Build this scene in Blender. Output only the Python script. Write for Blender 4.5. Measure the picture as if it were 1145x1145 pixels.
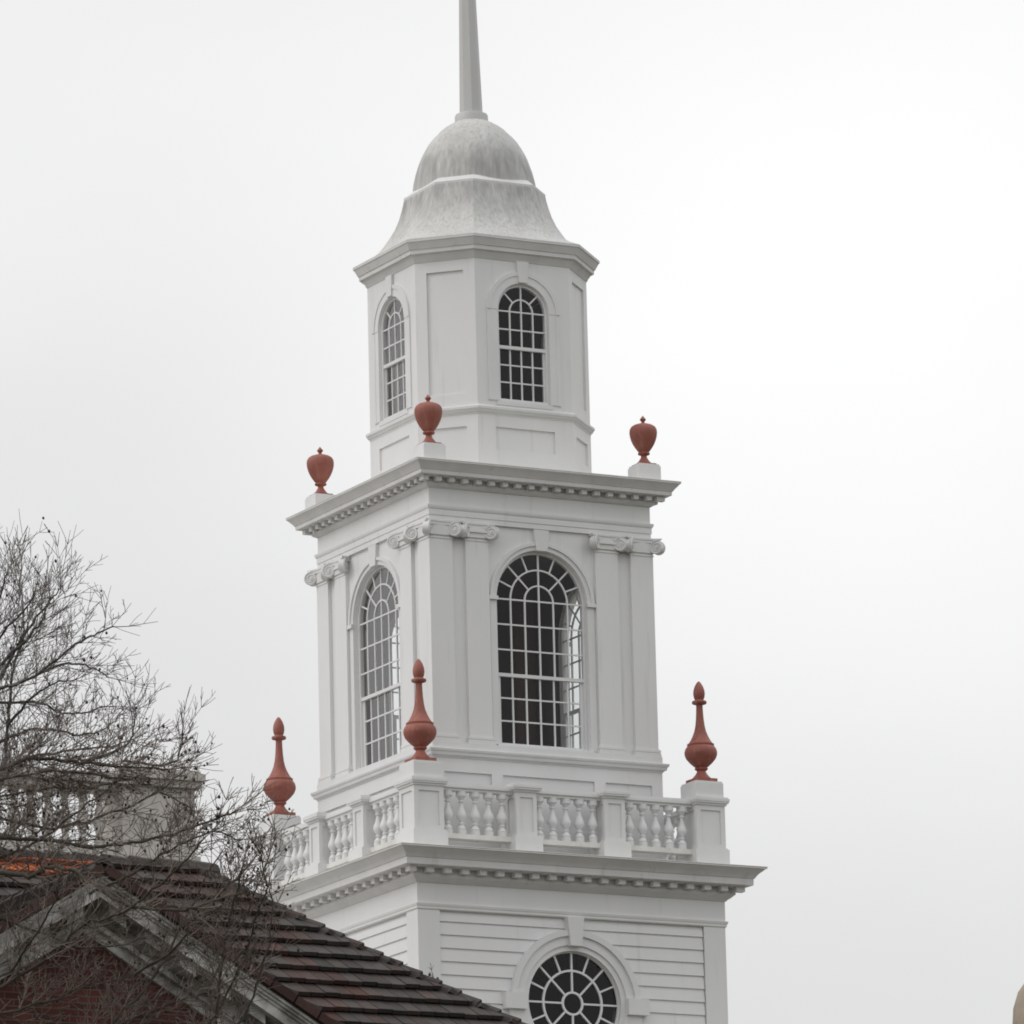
import bpy, bmesh, math, random
from math import sin, cos, pi, radians, sqrt, atan2
from mathutils import Vector, Matrix

scene = bpy.context.scene
for o in list(bpy.data.objects):
    bpy.data.objects.remove(o)

# ------------------------------------------------------------------ camera
YAW, PITCH, ROLL = 0.488044, 0.221987, -0.0250743
FPX, HALF = 7941.66, 572.5
CAM = Vector((-54.7508, -104.2132, 1.70))
fw = Vector((sin(YAW) * cos(PITCH), cos(YAW) * cos(PITCH), sin(PITCH)))
r0 = Vector((cos(YAW), -sin(YAW), 0)); u0 = r0.cross(fw)
rt = r0 * cos(ROLL) + u0 * sin(ROLL); up = -r0 * sin(ROLL) + u0 * cos(ROLL)
cd = bpy.data.cameras.new("camera"); cam = bpy.data.objects.new("camera", cd)
scene.collection.objects.link(cam)
cd.sensor_width = 36; cd.lens = 36 * FPX / 1145
cd.clip_start = 0.5; cd.clip_end = 6000
cam.matrix_world = Matrix(((rt.x, up.x, -fw.x, CAM.x), (rt.y, up.y, -fw.y, CAM.y), (rt.z, up.z, -fw.z, CAM.z), (0, 0, 0, 1)))
scene.camera = cam

def ray(px, py):
    return fw + rt * ((px - HALF) / FPX) - up * ((py - HALF) / FPX)
def at(px, py, depth):
    return CAM + ray(px, py) * depth
def on_y(px, py, y):
    d = ray(px, py); return CAM + d * ((y - CAM.y) / d.y)

# ------------------------------------------------------------------ sky and sun
w = bpy.data.worlds.new("World"); scene.world = w; w.use_nodes = True
nt = w.node_tree; nt.nodes.clear()
def N(t, **k):
    n = nt.nodes.new(t)
    for a, b in k.items(): setattr(n, a, b)
    return n
L = nt.links.new
SUN_AZ, SUN_EL = radians(285), radians(40)       # compass azimuth of the light behind the cloud
sky = N('ShaderNodeTexSky', sky_type='NISHITA', sun_disc=False)
sky.sun_elevation = SUN_EL; sky.sun_rotation = SUN_AZ
sky.air_density = 1.0; sky.dust_density = 3.0
bg_sky = N('ShaderNodeBackground'); bg_sky.inputs[1].default_value = 0.06
L(sky.outputs[0], bg_sky.inputs[0])
tc = N('ShaderNodeTexCoord')
sep = N('ShaderNodeSeparateXYZ'); L(tc.outputs['Generated'], sep.inputs[0])
mr = N('ShaderNodeMapRange', interpolation_type='SMOOTHSTEP')
for i, v in zip((1, 2, 3, 4), (0.10, 0.27, 0.735, 0.90)): mr.inputs[i].default_value = v
L(sep.outputs[2], mr.inputs[0])
mp = N('ShaderNodeMapping'); mp.inputs['Scale'].default_value = (1, 1, 2.2); L(tc.outputs['Generated'], mp.inputs[0])
no = N('ShaderNodeTexNoise'); no.inputs['Scale'].default_value = 5.5; no.inputs['Detail'].default_value = 4; no.inputs['Roughness'].default_value = 0.5
L(mp.outputs[0], no.inputs['Vector'])
m1 = N('ShaderNodeMath', operation='MULTIPLY_ADD'); L(no.outputs['Fac'], m1.inputs[0]); m1.inputs[1].default_value = 0.20; m1.inputs[2].default_value = -0.075
def patch(px, py, radius, amount):
    d = ray(px, py).normalized()
    v = N('ShaderNodeVectorMath', operation='DISTANCE'); L(tc.outputs['Generated'], v.inputs[0]); v.inputs[1].default_value = d
    q = N('ShaderNodeMapRange', interpolation_type='SMOOTHSTEP'); L(v.outputs['Value'], q.inputs[0])
    for i, x in zip((1, 2, 3, 4), (0.0, radius, amount, 0.0)): q.inputs[i].default_value = x
    return q.outputs[0]
def add(a, b):
    m = N('ShaderNodeMath', operation='ADD'); L(a, m.inputs[0]); L(b, m.inputs[1]); return m.outputs[0]
val = add(mr.outputs[0], m1.outputs[0])
def rng(a, b, x, y):
    q = N('ShaderNodeMapRange', interpolation_type='SMOOTHSTEP'); L(sep.outputs[2], q.inputs[0])
    for i, v in zip((1, 2, 3, 4), (a, b, x, y)): q.inputs[i].default_value = v
    return q.outputs[0]
val = add(val, rng(0.30, 0.95, 0.0, 0.38))       # overcast: brightest overhead, dimmer towards the horizon
val = add(val, rng(0.0, 0.15, -0.34, 0.0))
val = add(val, patch(985, 360, 0.108, 0.14))
val = add(val, patch(60, 640, 0.075, -0.075))
comb = N('ShaderNodeCombineColor')
tint = N('ShaderNodeMath', operation='MULTIPLY'); L(val, tint.inputs[0]); tint.inputs[1].default_value = 0.999
L(tint.outputs[0], comb.inputs[0]); L(val, comb.inputs[1]); L(val, comb.inputs[2])
bg_cloud = N('ShaderNodeBackground'); bg_cloud.inputs[1].default_value = 1.0; L(comb.outputs[0], bg_cloud.inputs[0])
mixs = N('ShaderNodeMixShader'); mixs.inputs[0].default_value = 0.96
L(bg_sky.outputs[0], mixs.inputs[1]); L(bg_cloud.outputs[0], mixs.inputs[2])
wo = N('ShaderNodeOutputWorld'); L(mixs.outputs[0], wo.inputs[0])

sl = bpy.data.lights.new("sun", 'SUN'); sl.energy = 0.75; sl.angle = radians(25); sl.color = (1.0, 0.97, 0.93)
so = bpy.data.objects.new("sun", sl); scene.collection.objects.link(so)
sd = Vector((sin(SUN_AZ) * cos(SUN_EL), cos(SUN_AZ) * cos(SUN_EL), sin(SUN_EL)))   # towards the sun
so.rotation_euler = sd.to_track_quat('Z', 'Y').to_euler(); so.location = (-40, -30, 60)
scene.cycles.filter_width = 1.85        # the photograph's soft long lens
vs = scene.view_settings; vs.view_transform = 'Standard'; vs.look = 'None'; vs.exposure = 0.0; vs.gamma = 1.0

# ------------------------------------------------------------------ materials
def material(name, c1, c2, rough=0.6, scale=3.0, stretch=(1, 1, 1), detail=5, lo=0.35, hi=0.7, bump=0.0, bscale=40, attr=None, spec=0.4, streak=None):
    m = bpy.data.materials.new(name); m.use_nodes = True
    t = m.node_tree; b = t.nodes['Principled BSDF']; l = t.links.new
    b.inputs['Roughness'].default_value = rough; b.inputs['Specular IOR Level'].default_value = spec
    co = t.nodes.new('ShaderNodeTexCoord'); mpp = t.nodes.new('ShaderNodeMapping'); mpp.inputs['Scale'].default_value = stretch
    l(co.outputs['Object'], mpp.inputs[0])
    n = t.nodes.new('ShaderNodeTexNoise'); n.inputs['Scale'].default_value = scale; n.inputs['Detail'].default_value = detail
    n.inputs['Roughness'].default_value = 0.6
    l(mpp.outputs[0], n.inputs['Vector'])
    r = t.nodes.new('ShaderNodeMapRange'); r.inputs[1].default_value = lo; r.inputs[2].default_value = hi; l(n.outputs['Fac'], r.inputs[0])
    x = t.nodes.new('ShaderNodeMix'); x.data_type = 'RGBA'; x.inputs[6].default_value = (*c1, 1); x.inputs[7].default_value = (*c2, 1)
    l(r.outputs[0], x.inputs[0]); out = x.outputs[2]
    if streak:
        (c3, sc, st, slo, shi) = streak
        mp2 = t.nodes.new('ShaderNodeMapping'); mp2.inputs['Scale'].default_value = st; l(co.outputs['Object'], mp2.inputs[0])
        n2 = t.nodes.new('ShaderNodeTexNoise'); n2.inputs['Scale'].default_value = sc; n2.inputs['Detail'].default_value = 6; l(mp2.outputs[0], n2.inputs['Vector'])
        r2 = t.nodes.new('ShaderNodeMapRange'); r2.inputs[1].default_value = slo; r2.inputs[2].default_value = shi; l(n2.outputs['Fac'], r2.inputs[0])
        x2 = t.nodes.new('ShaderNodeMix'); x2.data_type = 'RGBA'; l(r2.outputs[0], x2.inputs[0]); l(out, x2.inputs[6]); x2.inputs[7].default_value = (*c3, 1); out = x2.outputs[2]
    if attr:
        at_ = t.nodes.new('ShaderNodeAttribute'); at_.attribute_name = attr
        x3 = t.nodes.new('ShaderNodeMix'); x3.data_type = 'RGBA'; x3.blend_type = 'MULTIPLY'; x3.inputs[0].default_value = 1
        l(out, x3.inputs[6]); l(at_.outputs['Color'], x3.inputs[7]); out = x3.outputs[2]
    l(out, b.inputs['Base Color'])
    if bump:
        nb = t.nodes.new('ShaderNodeTexNoise'); nb.inputs['Scale'].default_value = bscale; nb.inputs['Detail'].default_value = 4; l(co.outputs['Object'], nb.inputs['Vector'])
        bp = t.nodes.new('ShaderNodeBump'); bp.inputs['Strength'].default_value = bump; bp.inputs['Distance'].default_value = 0.02; l(nb.outputs['Fac'], bp.inputs['Height']); l(bp.outputs[0], b.inputs['Normal'])
    return m

PAINT = material("white_paint", (0.755, 0.755, 0.758), (0.71, 0.71, 0.712), 0.55, 1.3, (1, 1, 0.4), lo=0.3, hi=0.75, bump=0.06, bscale=9,
                 streak=((0.58, 0.575, 0.56), 5.0, (1.4, 1.4, 0.12), 0.60, 0.95))
TRIM = material("trim_paint", (0.73, 0.73, 0.732), (0.67, 0.67, 0.672), 0.5, 2.0, (1, 1, 0.6), lo=0.35, hi=0.75)
CORNICE = material("cornice_paint", (0.70, 0.695, 0.695), (0.61, 0.604, 0.60), 0.55, 2.2, (1, 1, 1), lo=0.35, hi=0.75,
                   streak=((0.50, 0.48, 0.42), 4.0, (1.5, 1.5, 0.2), 0.62, 0.9))
LEDGE = material("stained_ledge", (0.72, 0.715, 0.695), (0.60, 0.585, 0.54), 0.7, 4.0, lo=0.35, hi=0.7)
DOME = material("weathered_dome", (0.60, 0.598, 0.585), (0.47, 0.467, 0.455), 0.6, 2.2, (1, 1, 0.7), lo=0.3, hi=0.7, bump=0.1, bscale=25,
                streak=((0.36, 0.355, 0.345), 13.0, (1.7, 1.7, 0.10), 0.44, 0.80))
def stain_bands(m, bands, col):
    t = m.node_tree; l = t.links.new; b = t.nodes['Principled BSDF']; src = b.inputs['Base Color'].links[0].from_socket
    co = t.nodes.new('ShaderNodeTexCoord'); se = t.nodes.new('ShaderNodeSeparateXYZ'); l(co.outputs['Object'], se.inputs[0])
    mp_ = t.nodes.new('ShaderNodeMapping'); mp_.inputs['Scale'].default_value = (1.3, 1.3, 0.18); l(co.outputs['Object'], mp_.inputs[0])
    nn = t.nodes.new('ShaderNodeTexNoise'); nn.inputs['Scale'].default_value = 6.0; nn.inputs['Detail'].default_value = 5; l(mp_.outputs[0], nn.inputs['Vector'])
    nr = t.nodes.new('ShaderNodeMapRange'); nr.inputs[1].default_value = 0.32; nr.inputs[2].default_value = 0.68; l(nn.outputs['Fac'], nr.inputs[0])
    tot = None
    for z_lo, z_hi, z_end, amt in bands:            # rises from z_lo, strongest at z_hi, gone at z_end
        a1 = t.nodes.new('ShaderNodeMapRange'); a1.interpolation_type = 'SMOOTHSTEP'; a1.inputs[1].default_value = z_lo; a1.inputs[2].default_value = z_hi; l(se.outputs[2], a1.inputs[0])
        a2 = t.nodes.new('ShaderNodeMapRange'); a2.interpolation_type = 'SMOOTHSTEP'; a2.inputs[1].default_value = z_hi; a2.inputs[2].default_value = z_end; a2.inputs[3].default_value = amt; a2.inputs[4].default_value = 0; l(se.outputs[2], a2.inputs[0])
        mu_ = t.nodes.new('ShaderNodeMath'); mu_.operation = 'MULTIPLY'; l(a1.outputs[0], mu_.inputs[0]); l(a2.outputs[0], mu_.inputs[1])
        if tot is None: tot = mu_.outputs[0]
        else:
            ad_ = t.nodes.new('ShaderNodeMath'); ad_.operation = 'ADD'; l(tot, ad_.inputs[0]); l(mu_.outputs[0], ad_.inputs[1]); tot = ad_.outputs[0]
    f_ = t.nodes.new('ShaderNodeMath'); f_.operation = 'MULTIPLY'; l(tot, f_.inputs[0]); l(nr.outputs[0], f_.inputs[1])
    x_ = t.nodes.new('ShaderNodeMix'); x_.data_type = 'RGBA'; l(f_.outputs[0], x_.inputs[0]); l(src, x_.inputs[6]); x_.inputs[7].default_value = (*col, 1)
    l(x_.outputs[2], b.inputs['Base Color'])
stain_bands(DOME, [(15.55, 15.95, 16.55, 0.75), (14.9, 15.52, 15.66, 0.8)], (0.27, 0.265, 0.262))   # runs of dirt on the dome and under the seam
SPIRE = material("spire_paint", (0.56, 0.56, 0.555), (0.47, 0.47, 0.465), 0.5, 2.0, (1, 1, 0.2), lo=0.3, hi=0.7)
TERRA = material("red_paint", (0.345, 0.118, 0.086), (0.235, 0.078, 0.060), 0.55, 4.0, lo=0.3, hi=0.7, bump=0.08, bscale=30, streak=((0.40, 0.19, 0.15), 9.0, (1.5, 1.5, 0.3), 0.55, 0.85))
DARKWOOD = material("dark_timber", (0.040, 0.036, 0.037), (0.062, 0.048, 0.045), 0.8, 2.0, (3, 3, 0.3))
REDWOOD = material("brown_timber", (0.12, 0.06, 0.045), (0.08, 0.042, 0.034), 0.8, 3.0, (3, 3, 0.3))
ROOFDECK = material("deck_metal", (0.42, 0.41, 0.38), (0.32, 0.31, 0.28), 0.6, 2.0)
TILE = material("clay_tile", (1, 1, 1), (0.68, 0.66, 0.65), 0.8, 5.0, attr="tone", lo=0.3, hi=0.7, bump=0.25, bscale=25, spec=0.2)
OLDWHITE = material("old_white_paint", (0.60, 0.595, 0.58), (0.19, 0.18, 0.165), 0.65, 3.0, (1, 1, 1), lo=0.36, hi=0.62, bump=0.1, bscale=20)
STONE = material("aged_limestone", (0.60, 0.575, 0.545), (0.42, 0.395, 0.365), 0.8, 2.5, (1, 1, 0.6), bump=0.15, bscale=14,
                 streak=((0.12, 0.11, 0.095), 5.0, (1.2, 1.2, 0.25), 0.58, 0.8))
BARK = material("bark", (0.062, 0.054, 0.046), (0.10, 0.088, 0.074), 0.9, 9.0, spec=0.1)
BARKGREY = material("grey_bark", (0.10, 0.094, 0.088), (0.065, 0.060, 0.055), 0.9, 9.0, spec=0.1)
TWIG = material("twig_bark", (0.20, 0.170, 0.150), (0.115, 0.092, 0.082), 0.9, 5.0, spec=0.1)
TWIGGREY = material("grey_twig_bark", (0.24, 0.222, 0.215), (0.15, 0.135, 0.13), 0.9, 5.0, spec=0.1)
BERRY = material("dried_berry", (0.028, 0.020, 0.020), (0.042, 0.026, 0.024), 0.7, 9.0)
LEAFY = material("dead_leaf", (0.13, 0.06, 0.03), (0.09, 0.05, 0.03), 0.8, 9.0)
GRASS = material("lawn", (0.05, 0.055, 0.03), (0.075, 0.068, 0.042), 0.9, 0.6)
CREAM = material("buff_stone", (0.40, 0.33, 0.25), (0.26, 0.225, 0.19), 0.8, 5.0, bump=0.2, bscale=20, streak=((0.09, 0.085, 0.08), 4.0, (1.5, 1.5, 0.5), 0.58, 0.75))

def brick_material(name, c1, c2, mortar, axis):
    m = bpy.data.materials.new(name); m.use_nodes = True
    t = m.node_tree; b = t.nodes['Principled BSDF']; l = t.links.new; b.inputs['Roughness'].default_value = 0.85
    b.inputs['Specular IOR Level'].default_value = 0.2
    co = t.nodes.new('ShaderNodeTexCoord'); mpp = t.nodes.new('ShaderNodeMapping')
    mpp.inputs['Rotation'].default_value = (radians(90), 0, 0)          # x, z of the wall -> x, y of the pattern
    s = t.nodes.new('ShaderNodeSeparateXYZ'); c = t.nodes.new('ShaderNodeCombineXYZ'); l(co.outputs['Object'], s.inputs[0])
    ad = t.nodes.new('ShaderNodeMath'); ad.operation = 'ADD'; l(s.outputs[0], ad.inputs[0]); l(s.outputs[1], ad.inputs[1])
    l(ad.outputs[0], c.inputs[0]); l(s.outputs[2], c.inputs[1])
    k = t.nodes.new('ShaderNodeTexBrick'); l(c.outputs[0], k.inputs['Vector'])
    k.inputs['Color1'].default_value = (*c1, 1); k.inputs['Color2'].default_value = (*c2, 1); k.inputs['Mortar'].default_value = (*mortar, 1)
    k.inputs['Scale'].default_value = 1.0; k.inputs['Mortar Size'].default_value = 0.007; k.inputs['Mortar Smooth'].default_value = 0.2
    k.inputs['Brick Width'].default_value = 0.22; k.inputs['Row Height'].default_value = 0.076; k.inputs['Bias'].default_value = -0.1
    n = t.nodes.new('ShaderNodeTexNoise'); n.inputs['Scale'].default_value = 1.7; n.inputs['Detail'].default_value = 5; l(co.outputs['Object'], n.inputs['Vector'])
    r = t.nodes.new('ShaderNodeMapRange'); r.inputs[1].default_value = 0.3; r.inputs[2].default_value = 0.7; r.inputs[3].default_value = 0.55; r.inputs[4].default_value = 1.15; l(n.outputs['Fac'], r.inputs[0])
    x = t.nodes.new('ShaderNodeVectorMath'); x.operation = 'SCALE'; l(k.outputs['Color'], x.inputs[0]); l(r.outputs[0], x.inputs['Scale'])
    l(x.outputs[0], b.inputs['Base Color'])
    bp = t.nodes.new('ShaderNodeBump'); bp.inputs['Strength'].default_value = 0.4; bp.inputs['Distance'].default_value = 0.01; bp.invert = True
    l(k.outputs['Fac'], bp.inputs['Height']); l(bp.outputs[0], b.inputs['Normal'])
    return m
BRICK = brick_material("dark_brick", (0.115, 0.038, 0.031), (0.068, 0.026, 0.023), (0.125, 0.098, 0.085), 'x')
BRICK2 = brick_material("red_brick", (0.22, 0.07, 0.05), (0.15, 0.05, 0.04), (0.25, 0.22, 0.19), 'x')

def glass_material():
    m = bpy.data.materials.new("window_glass"); m.use_nodes = True
    t = m.node_tree; t.nodes.clear(); l = t.links.new
    o = t.nodes.new('ShaderNodeOutputMaterial'); mx = t.nodes.new('ShaderNodeMixShader')
    tr = t.nodes.new('ShaderNodeBsdfTransparent'); tr.inputs[0].default_value = (0.95, 0.96, 0.96, 1)
    g = t.nodes.new('ShaderNodeBsdfGlossy'); g.inputs['Roughness'].default_value = 0.03; g.inputs[0].default_value = (1, 1, 1, 1)
    f = t.nodes.new('ShaderNodeLayerWeight'); f.inputs[0].default_value = 0.5      # Facing = 1 - cos, the same from both sides
    p4 = t.nodes.new('ShaderNodeMath'); p4.operation = 'POWER'; p4.inputs[1].default_value = 4.0; l(f.outputs['Facing'], p4.inputs[0])
    co = t.nodes.new('ShaderNodeTexCoord'); nb = t.nodes.new('ShaderNodeTexNoise'); nb.inputs['Scale'].default_value = 2.2; l(co.outputs['Object'], nb.inputs['Vector'])
    bp = t.nodes.new('ShaderNodeBump'); bp.inputs['Strength'].default_value = 0.12; bp.inputs['Distance'].default_value = 0.02; l(nb.outputs['Fac'], bp.inputs['Height']); l(bp.outputs[0], g.inputs['Normal'])
    k = t.nodes.new('ShaderNodeMath'); k.operation = 'MULTIPLY_ADD'; k.inputs[1].default_value = 2.0; k.inputs[2].default_value = 0.024; k.use_clamp = True; l(p4.outputs[0], k.inputs[0])
    l(k.outputs[0], mx.inputs[0]); l(tr.outputs[0], mx.inputs[1]); l(g.outputs[0], mx.inputs[2]); l(mx.outputs[0], o.inputs[0])
    return m
GLASS = glass_material()

# ------------------------------------------------------------------ mesh building
class MB:
    def __init__(s): s.v = []; s.f = []; s.c = []; s.col = None
    def add(s, verts, faces, col=None):
        k = len(s.v); s.v += [tuple(p) for p in verts]; s.f += [tuple(i + k for i in q) for q in faces]
        s.c += [col or (1, 1, 1)] * len(faces)
    def box(s, x0, x1, y0, y1, z0, z1, col=None):
        s.add([(x0, y0, z0), (x1, y0, z0), (x1, y1, z0), (x0, y1, z0), (x0, y0, z1), (x1, y0, z1), (x1, y1, z1), (x0, y1, z1)],
              [(0, 3, 2, 1), (4, 5, 6, 7), (0, 1, 5, 4), (1, 2, 6, 5), (2, 3, 7, 6), (3, 0, 4, 7)], col)
    def obox(s, c, ax, ay, az, col=None):      # centre and three half-axis vectors
        P = [c + ax * i + ay * j + az * k for k in (-1, 1) for i, j in ((-1, -1), (1, -1), (1, 1), (-1, 1))]
        s.add(P, [(0, 3, 2, 1), (4, 5, 6, 7), (0, 1, 5, 4), (1, 2, 6, 5), (2, 3, 7, 6), (3, 0, 4, 7)], col)
    def prism(s, poly, y0, y1, frame=None):    # polygon in (u, v) pushed from depth y0 to y1 along -n ; default u=x v=z depth=y
        n = len(poly); fr = frame or (lambda u, v, d: (u, d, v))
        s.add([fr(u, v, y0) for u, v in poly] + [fr(u, v, y1) for u, v in poly],
              [tuple(range(n)), tuple(range(2 * n - 1, n - 1, -1))] + [(i, i + n, (i + 1) % n + n, (i + 1) % n) for i in range(n)])
    def zprism(s, poly, z0, z1): s.prism(poly, z0, z1, lambda u, v, d: (u, v, d))
    def ring(s, prof, shape, closed=True):     # profile (a, z) swept round a polygon of unit vertices
        m, n = len(shape), len(prof)
        V = [(a * ux, a * uy, z) for a, z in prof for ux, uy in shape]
        F = []
        for i in range(n if closed else n - 1):
            j = (i + 1) % n
            for k in range(m):
                q = (k + 1) % m; F.append((i * m + k, i * m + q, j * m + q, j * m + k))
        s.add(V, F)
    def lathe(s, prof, cx=0, cy=0, z0=0, seg=24):
        n = len(prof)
        V = [(cx + r * cos(2 * pi * k / seg), cy + r * sin(2 * pi * k / seg), z0 + z) for r, z in prof for k in range(seg)]
        F = [(i * seg + k, i * seg + (k + 1) % seg, (i + 1) * seg + (k + 1) % seg, (i + 1) * seg + k) for i in range(n - 1) for k in range(seg)]
        F += [tuple(range(seg - 1, -1, -1)), tuple((n - 1) * seg + k for k in range(seg))]
        s.add(V, F)
    def arc(s, cx, cz, r0, r1, a0, a1, y0, y1, n=24):   # flat bar bent along an arc in the x-z plane
        V = []
        for i in range(n + 1):
            a = a0 + (a1 - a0) * i / n
            for r, y in ((r0, y0), (r1, y0), (r1, y1), (r0, y1)): V.append((cx + r * cos(a), y, cz + r * sin(a)))
        F = [(4 * i + j, 4 * i + (j + 1) % 4, 4 * i + 4 + (j + 1) % 4, 4 * i + 4 + j) for i in range(n) for j in range(4)]
        F += [(0, 3, 2, 1), (4 * n, 4 * n + 1, 4 * n + 2, 4 * n + 3)]
        s.add(V, F)
    def bar(s, x0, z0, x1, z1, wd, y0, y1):              # straight flat bar in the x-z plane
        d = Vector((x1 - x0, z1 - z0)); d.normalize(); n = Vector((-d.y, d.x)) * wd / 2
        s.prism([(x0 + n.x, z0 + n.y), (x0 - n.x, z0 - n.y), (x1 - n.x, z1 - n.y), (x1 + n.x, z1 + n.y)], y0, y1)
    def tube(s, pts, rad, sides=5, col=None):
        n = len(pts); V = []; prev = None
        for i, p in enumerate(pts):
            t = (pts[min(i + 1, n - 1)] - pts[max(i - 1, 0)])
            if t.length < 1e-9: t = Vector((0, 0, 1))
            t.normalize()
            if prev is None: a = t.orthogonal().normalized()
            else:
                a = prev - t * prev.dot(t); a = a.normalized() if a.length > 1e-6 else t.orthogonal().normalized()
            prev = a; b = t.cross(a)
            for k in range(sides):
                q = 2 * pi * k / sides; V.append(p + (a * cos(q) + b * sin(q)) * rad[i])
        F = [(i * sides + k, i * sides + (k + 1) % sides, (i + 1) * sides + (k + 1) % sides, (i + 1) * sides + k) for i in range(n - 1) for k in range(sides)]
        F += [tuple(range(sides - 1, -1, -1)), tuple((n - 1) * sides + k for k in range(sides))]
        s.add(V, F, col)
    def plate(s, outer, holes, y0, y1, frame=None):      # polygon with holes, y0 = front depth, y1 = back depth
        fr = frame or (lambda u, v, d: (u, d, v))
        bm = bmesh.new()
        for loop in [outer] + holes:
            vs_ = [bm.verts.new((u, v, 0)) for u, v in loop]
            for i in range(len(vs_)): bm.edges.new((vs_[i], vs_[(i + 1) % len(vs_)]))
        bmesh.ops.triangle_fill(bm, edges=bm.edges[:], use_beauty=True, use_dissolve=False)
        bm.verts.index_update()
        P = [(v.co.x, v.co.y) for v in bm.verts]; T = [tuple(v.index for v in f.verts) for f in bm.faces]; n = len(P)
        V = [fr(u, v, y0) for u, v in P] + [fr(u, v, y1) for u, v in P]
        F = list(T) + [tuple(i + n for i in reversed(q)) for q in T]
        F += [(e.verts[0].index, e.verts[1].index, e.verts[1].index + n, e.verts[0].index + n) for e in bm.edges if len(e.link_faces) == 1]
        bm.free(); s.add(V, F)
    def build(s, name, mat, parent=None, dz=0.0, rz=0.0, smooth=True, angle=32, loc=None):
        me = bpy.data.meshes.new(name); me.from_pydata([(x, y, z + dz) for x, y, z in s.v], [], s.f)
        bm = bmesh.new(); bm.from_mesh(me); bmesh.ops.recalc_face_normals(bm, faces=bm.faces[:]); bm.to_mesh(me); bm.free()
        if any(c != (1, 1, 1) for c in s.c):
            ca = me.color_attributes.new("tone", 'FLOAT_COLOR', 'CORNER')
            for p, c in zip(me.polygons, s.c):
                for li in p.loop_indices: ca.data[li].color = (*c, 1)
        if smooth:
            me.shade_smooth(); me.set_sharp_from_angle(angle=radians(angle))
        me.materials.append(mat)
        o = bpy.data.objects.new(name, me); scene.collection.objects.link(o)
        if parent: o.parent = parent
        o.rotation_euler.z = rz
        if loc: o.location = loc
        return o

def empty(name, loc, label, cat, group=None):
    o = bpy.data.objects.new(name, None); scene.collection.objects.link(o); o.location = loc
    o['label'] = label; o['category'] = cat
    if group: o['group'] = group
    return o
def copy_part(o, parent, rz=None, loc=None, kids=()):
    c = o.copy(); scene.collection.objects.link(c); c.parent = parent
    if rz is not None: c.rotation_euler.z = rz
    if loc is not None: c.location = loc
    for ch in kids:
        d = ch.copy(); scene.collection.objects.link(d); d.parent = c
    return c

SQ = [(-1, -1), (1, -1), (1, 1), (-1, 1)]
TT = 0.547
OCT = [(-TT, -1), (TT, -1), (1, -TT), (1, TT), (TT, 1), (-TT, 1), (-1, TT), (-1, -TT)]
QUART = [k * pi / 2 for k in range(4)]

# ------------------------------------------------------------------ ground
g = MB(); g.add([(-1500, -1500, 0), (1500, -1500, 0), (1500, 1500, 0), (-1500, 1500, 0)], [(0, 1, 2, 3)])
go = g.build("ground", GRASS, smooth=False); go['kind'] = 'structure'

# ------------------------------------------------------------------ bell tower (z = 0 at the top of the lower cornice)
ZC = 21.80                    # height of that cornice above the ground
DZ = 3.6                      # tower parts are measured from the tower's foot, 3.6 m lower
tower = empty("bell_tower", (0, 0, ZC - DZ), "white wooden bell tower in three stages with octagonal lantern, domed roof and spire", "bell tower")
def part(mb, name, mat, parent=None, rz=0.0, **k):
    return mb.build(name, mat, parent or tower, dz=DZ, rz=rz, **k)
def sub(mb, name, mat, parent, **k):
    return mb.build(name, mat, parent, dz=DZ, **k)

# ---- base stage: clapboard walls, corner boards, round windows
ZR, RR = -2.36, 0.86          # centre and glass radius of the round window
base = MB()
for k in range(4):
    ca, sa = cos(k * pi / 2), sin(k * pi / 2)
    def T(x, y, z): return (x * ca - y * sa, x * sa + y * ca, z)
    W = 2.45
    def strip(z0, z1, y0, y1):          # one board, cut round the window hole
        n = 5; V = []; F = []
        def c(z): return sqrt(max(0, 0.95 ** 2 - (z - ZR) ** 2))
        for i in range(n + 1):
            z = z0 + (z1 - z0) * i / n; y = y0 + (y1 - y0) * i / n
            V += [T(-W, y, z), T(-c(z), y, z), T(c(z), y, z), T(W, y, z)]
        for i in range(n): F += [(4 * i, 4 * i + 1, 4 * i + 5, 4 * i + 4), (4 * i + 2, 4 * i + 3, 4 * i + 7, 4 * i + 6)]
        base.add(V, F)
        V = [T(-W, y0, z0), T(-c(z0), y0, z0), T(c(z0), y0, z0), T(W, y0, z0)]
        base.add(V + [T(-W, y0 + .035, z0), T(-c(z0), y0 + .035, z0), T(c(z0), y0 + .035, z0), T(W, y0 + .035, z0)], [(0, 1, 5, 4), (2, 3, 7, 6)])
    z = -0.96; first = True
    while z > -3.6:
        h = 0.175 if first else 0.218
        strip(z - h, z, -2.842, -2.815); z -= h; first = False
part(base, "siding", PAINT, smooth=False)
cb = MB()
for sx, sy in SQ:
    o_, i_ = 2.864, 2.46
    P = [(o_, o_), (i_, o_), (i_, 2.80), (2.80, 2.80), (2.80, i_), (o_, i_)]
    q = MB(); q.zprism([(x * sx, y * sy) for x, y in P], -3.6, -0.96)
    part(q, "corner_board", PAINT, smooth=False)
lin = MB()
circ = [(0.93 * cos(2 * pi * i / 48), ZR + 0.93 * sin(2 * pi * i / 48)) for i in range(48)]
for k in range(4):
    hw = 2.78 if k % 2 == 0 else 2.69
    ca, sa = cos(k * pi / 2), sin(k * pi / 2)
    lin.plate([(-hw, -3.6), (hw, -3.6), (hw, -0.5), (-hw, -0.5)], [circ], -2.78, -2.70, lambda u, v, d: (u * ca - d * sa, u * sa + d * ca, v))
lin.box(-2.69, 2.69, -2.69, 2.69, -3.6, -3.5); lin.box(-2.69, 2.69, -2.69, 2.69, -0.62, -0.52)
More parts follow.
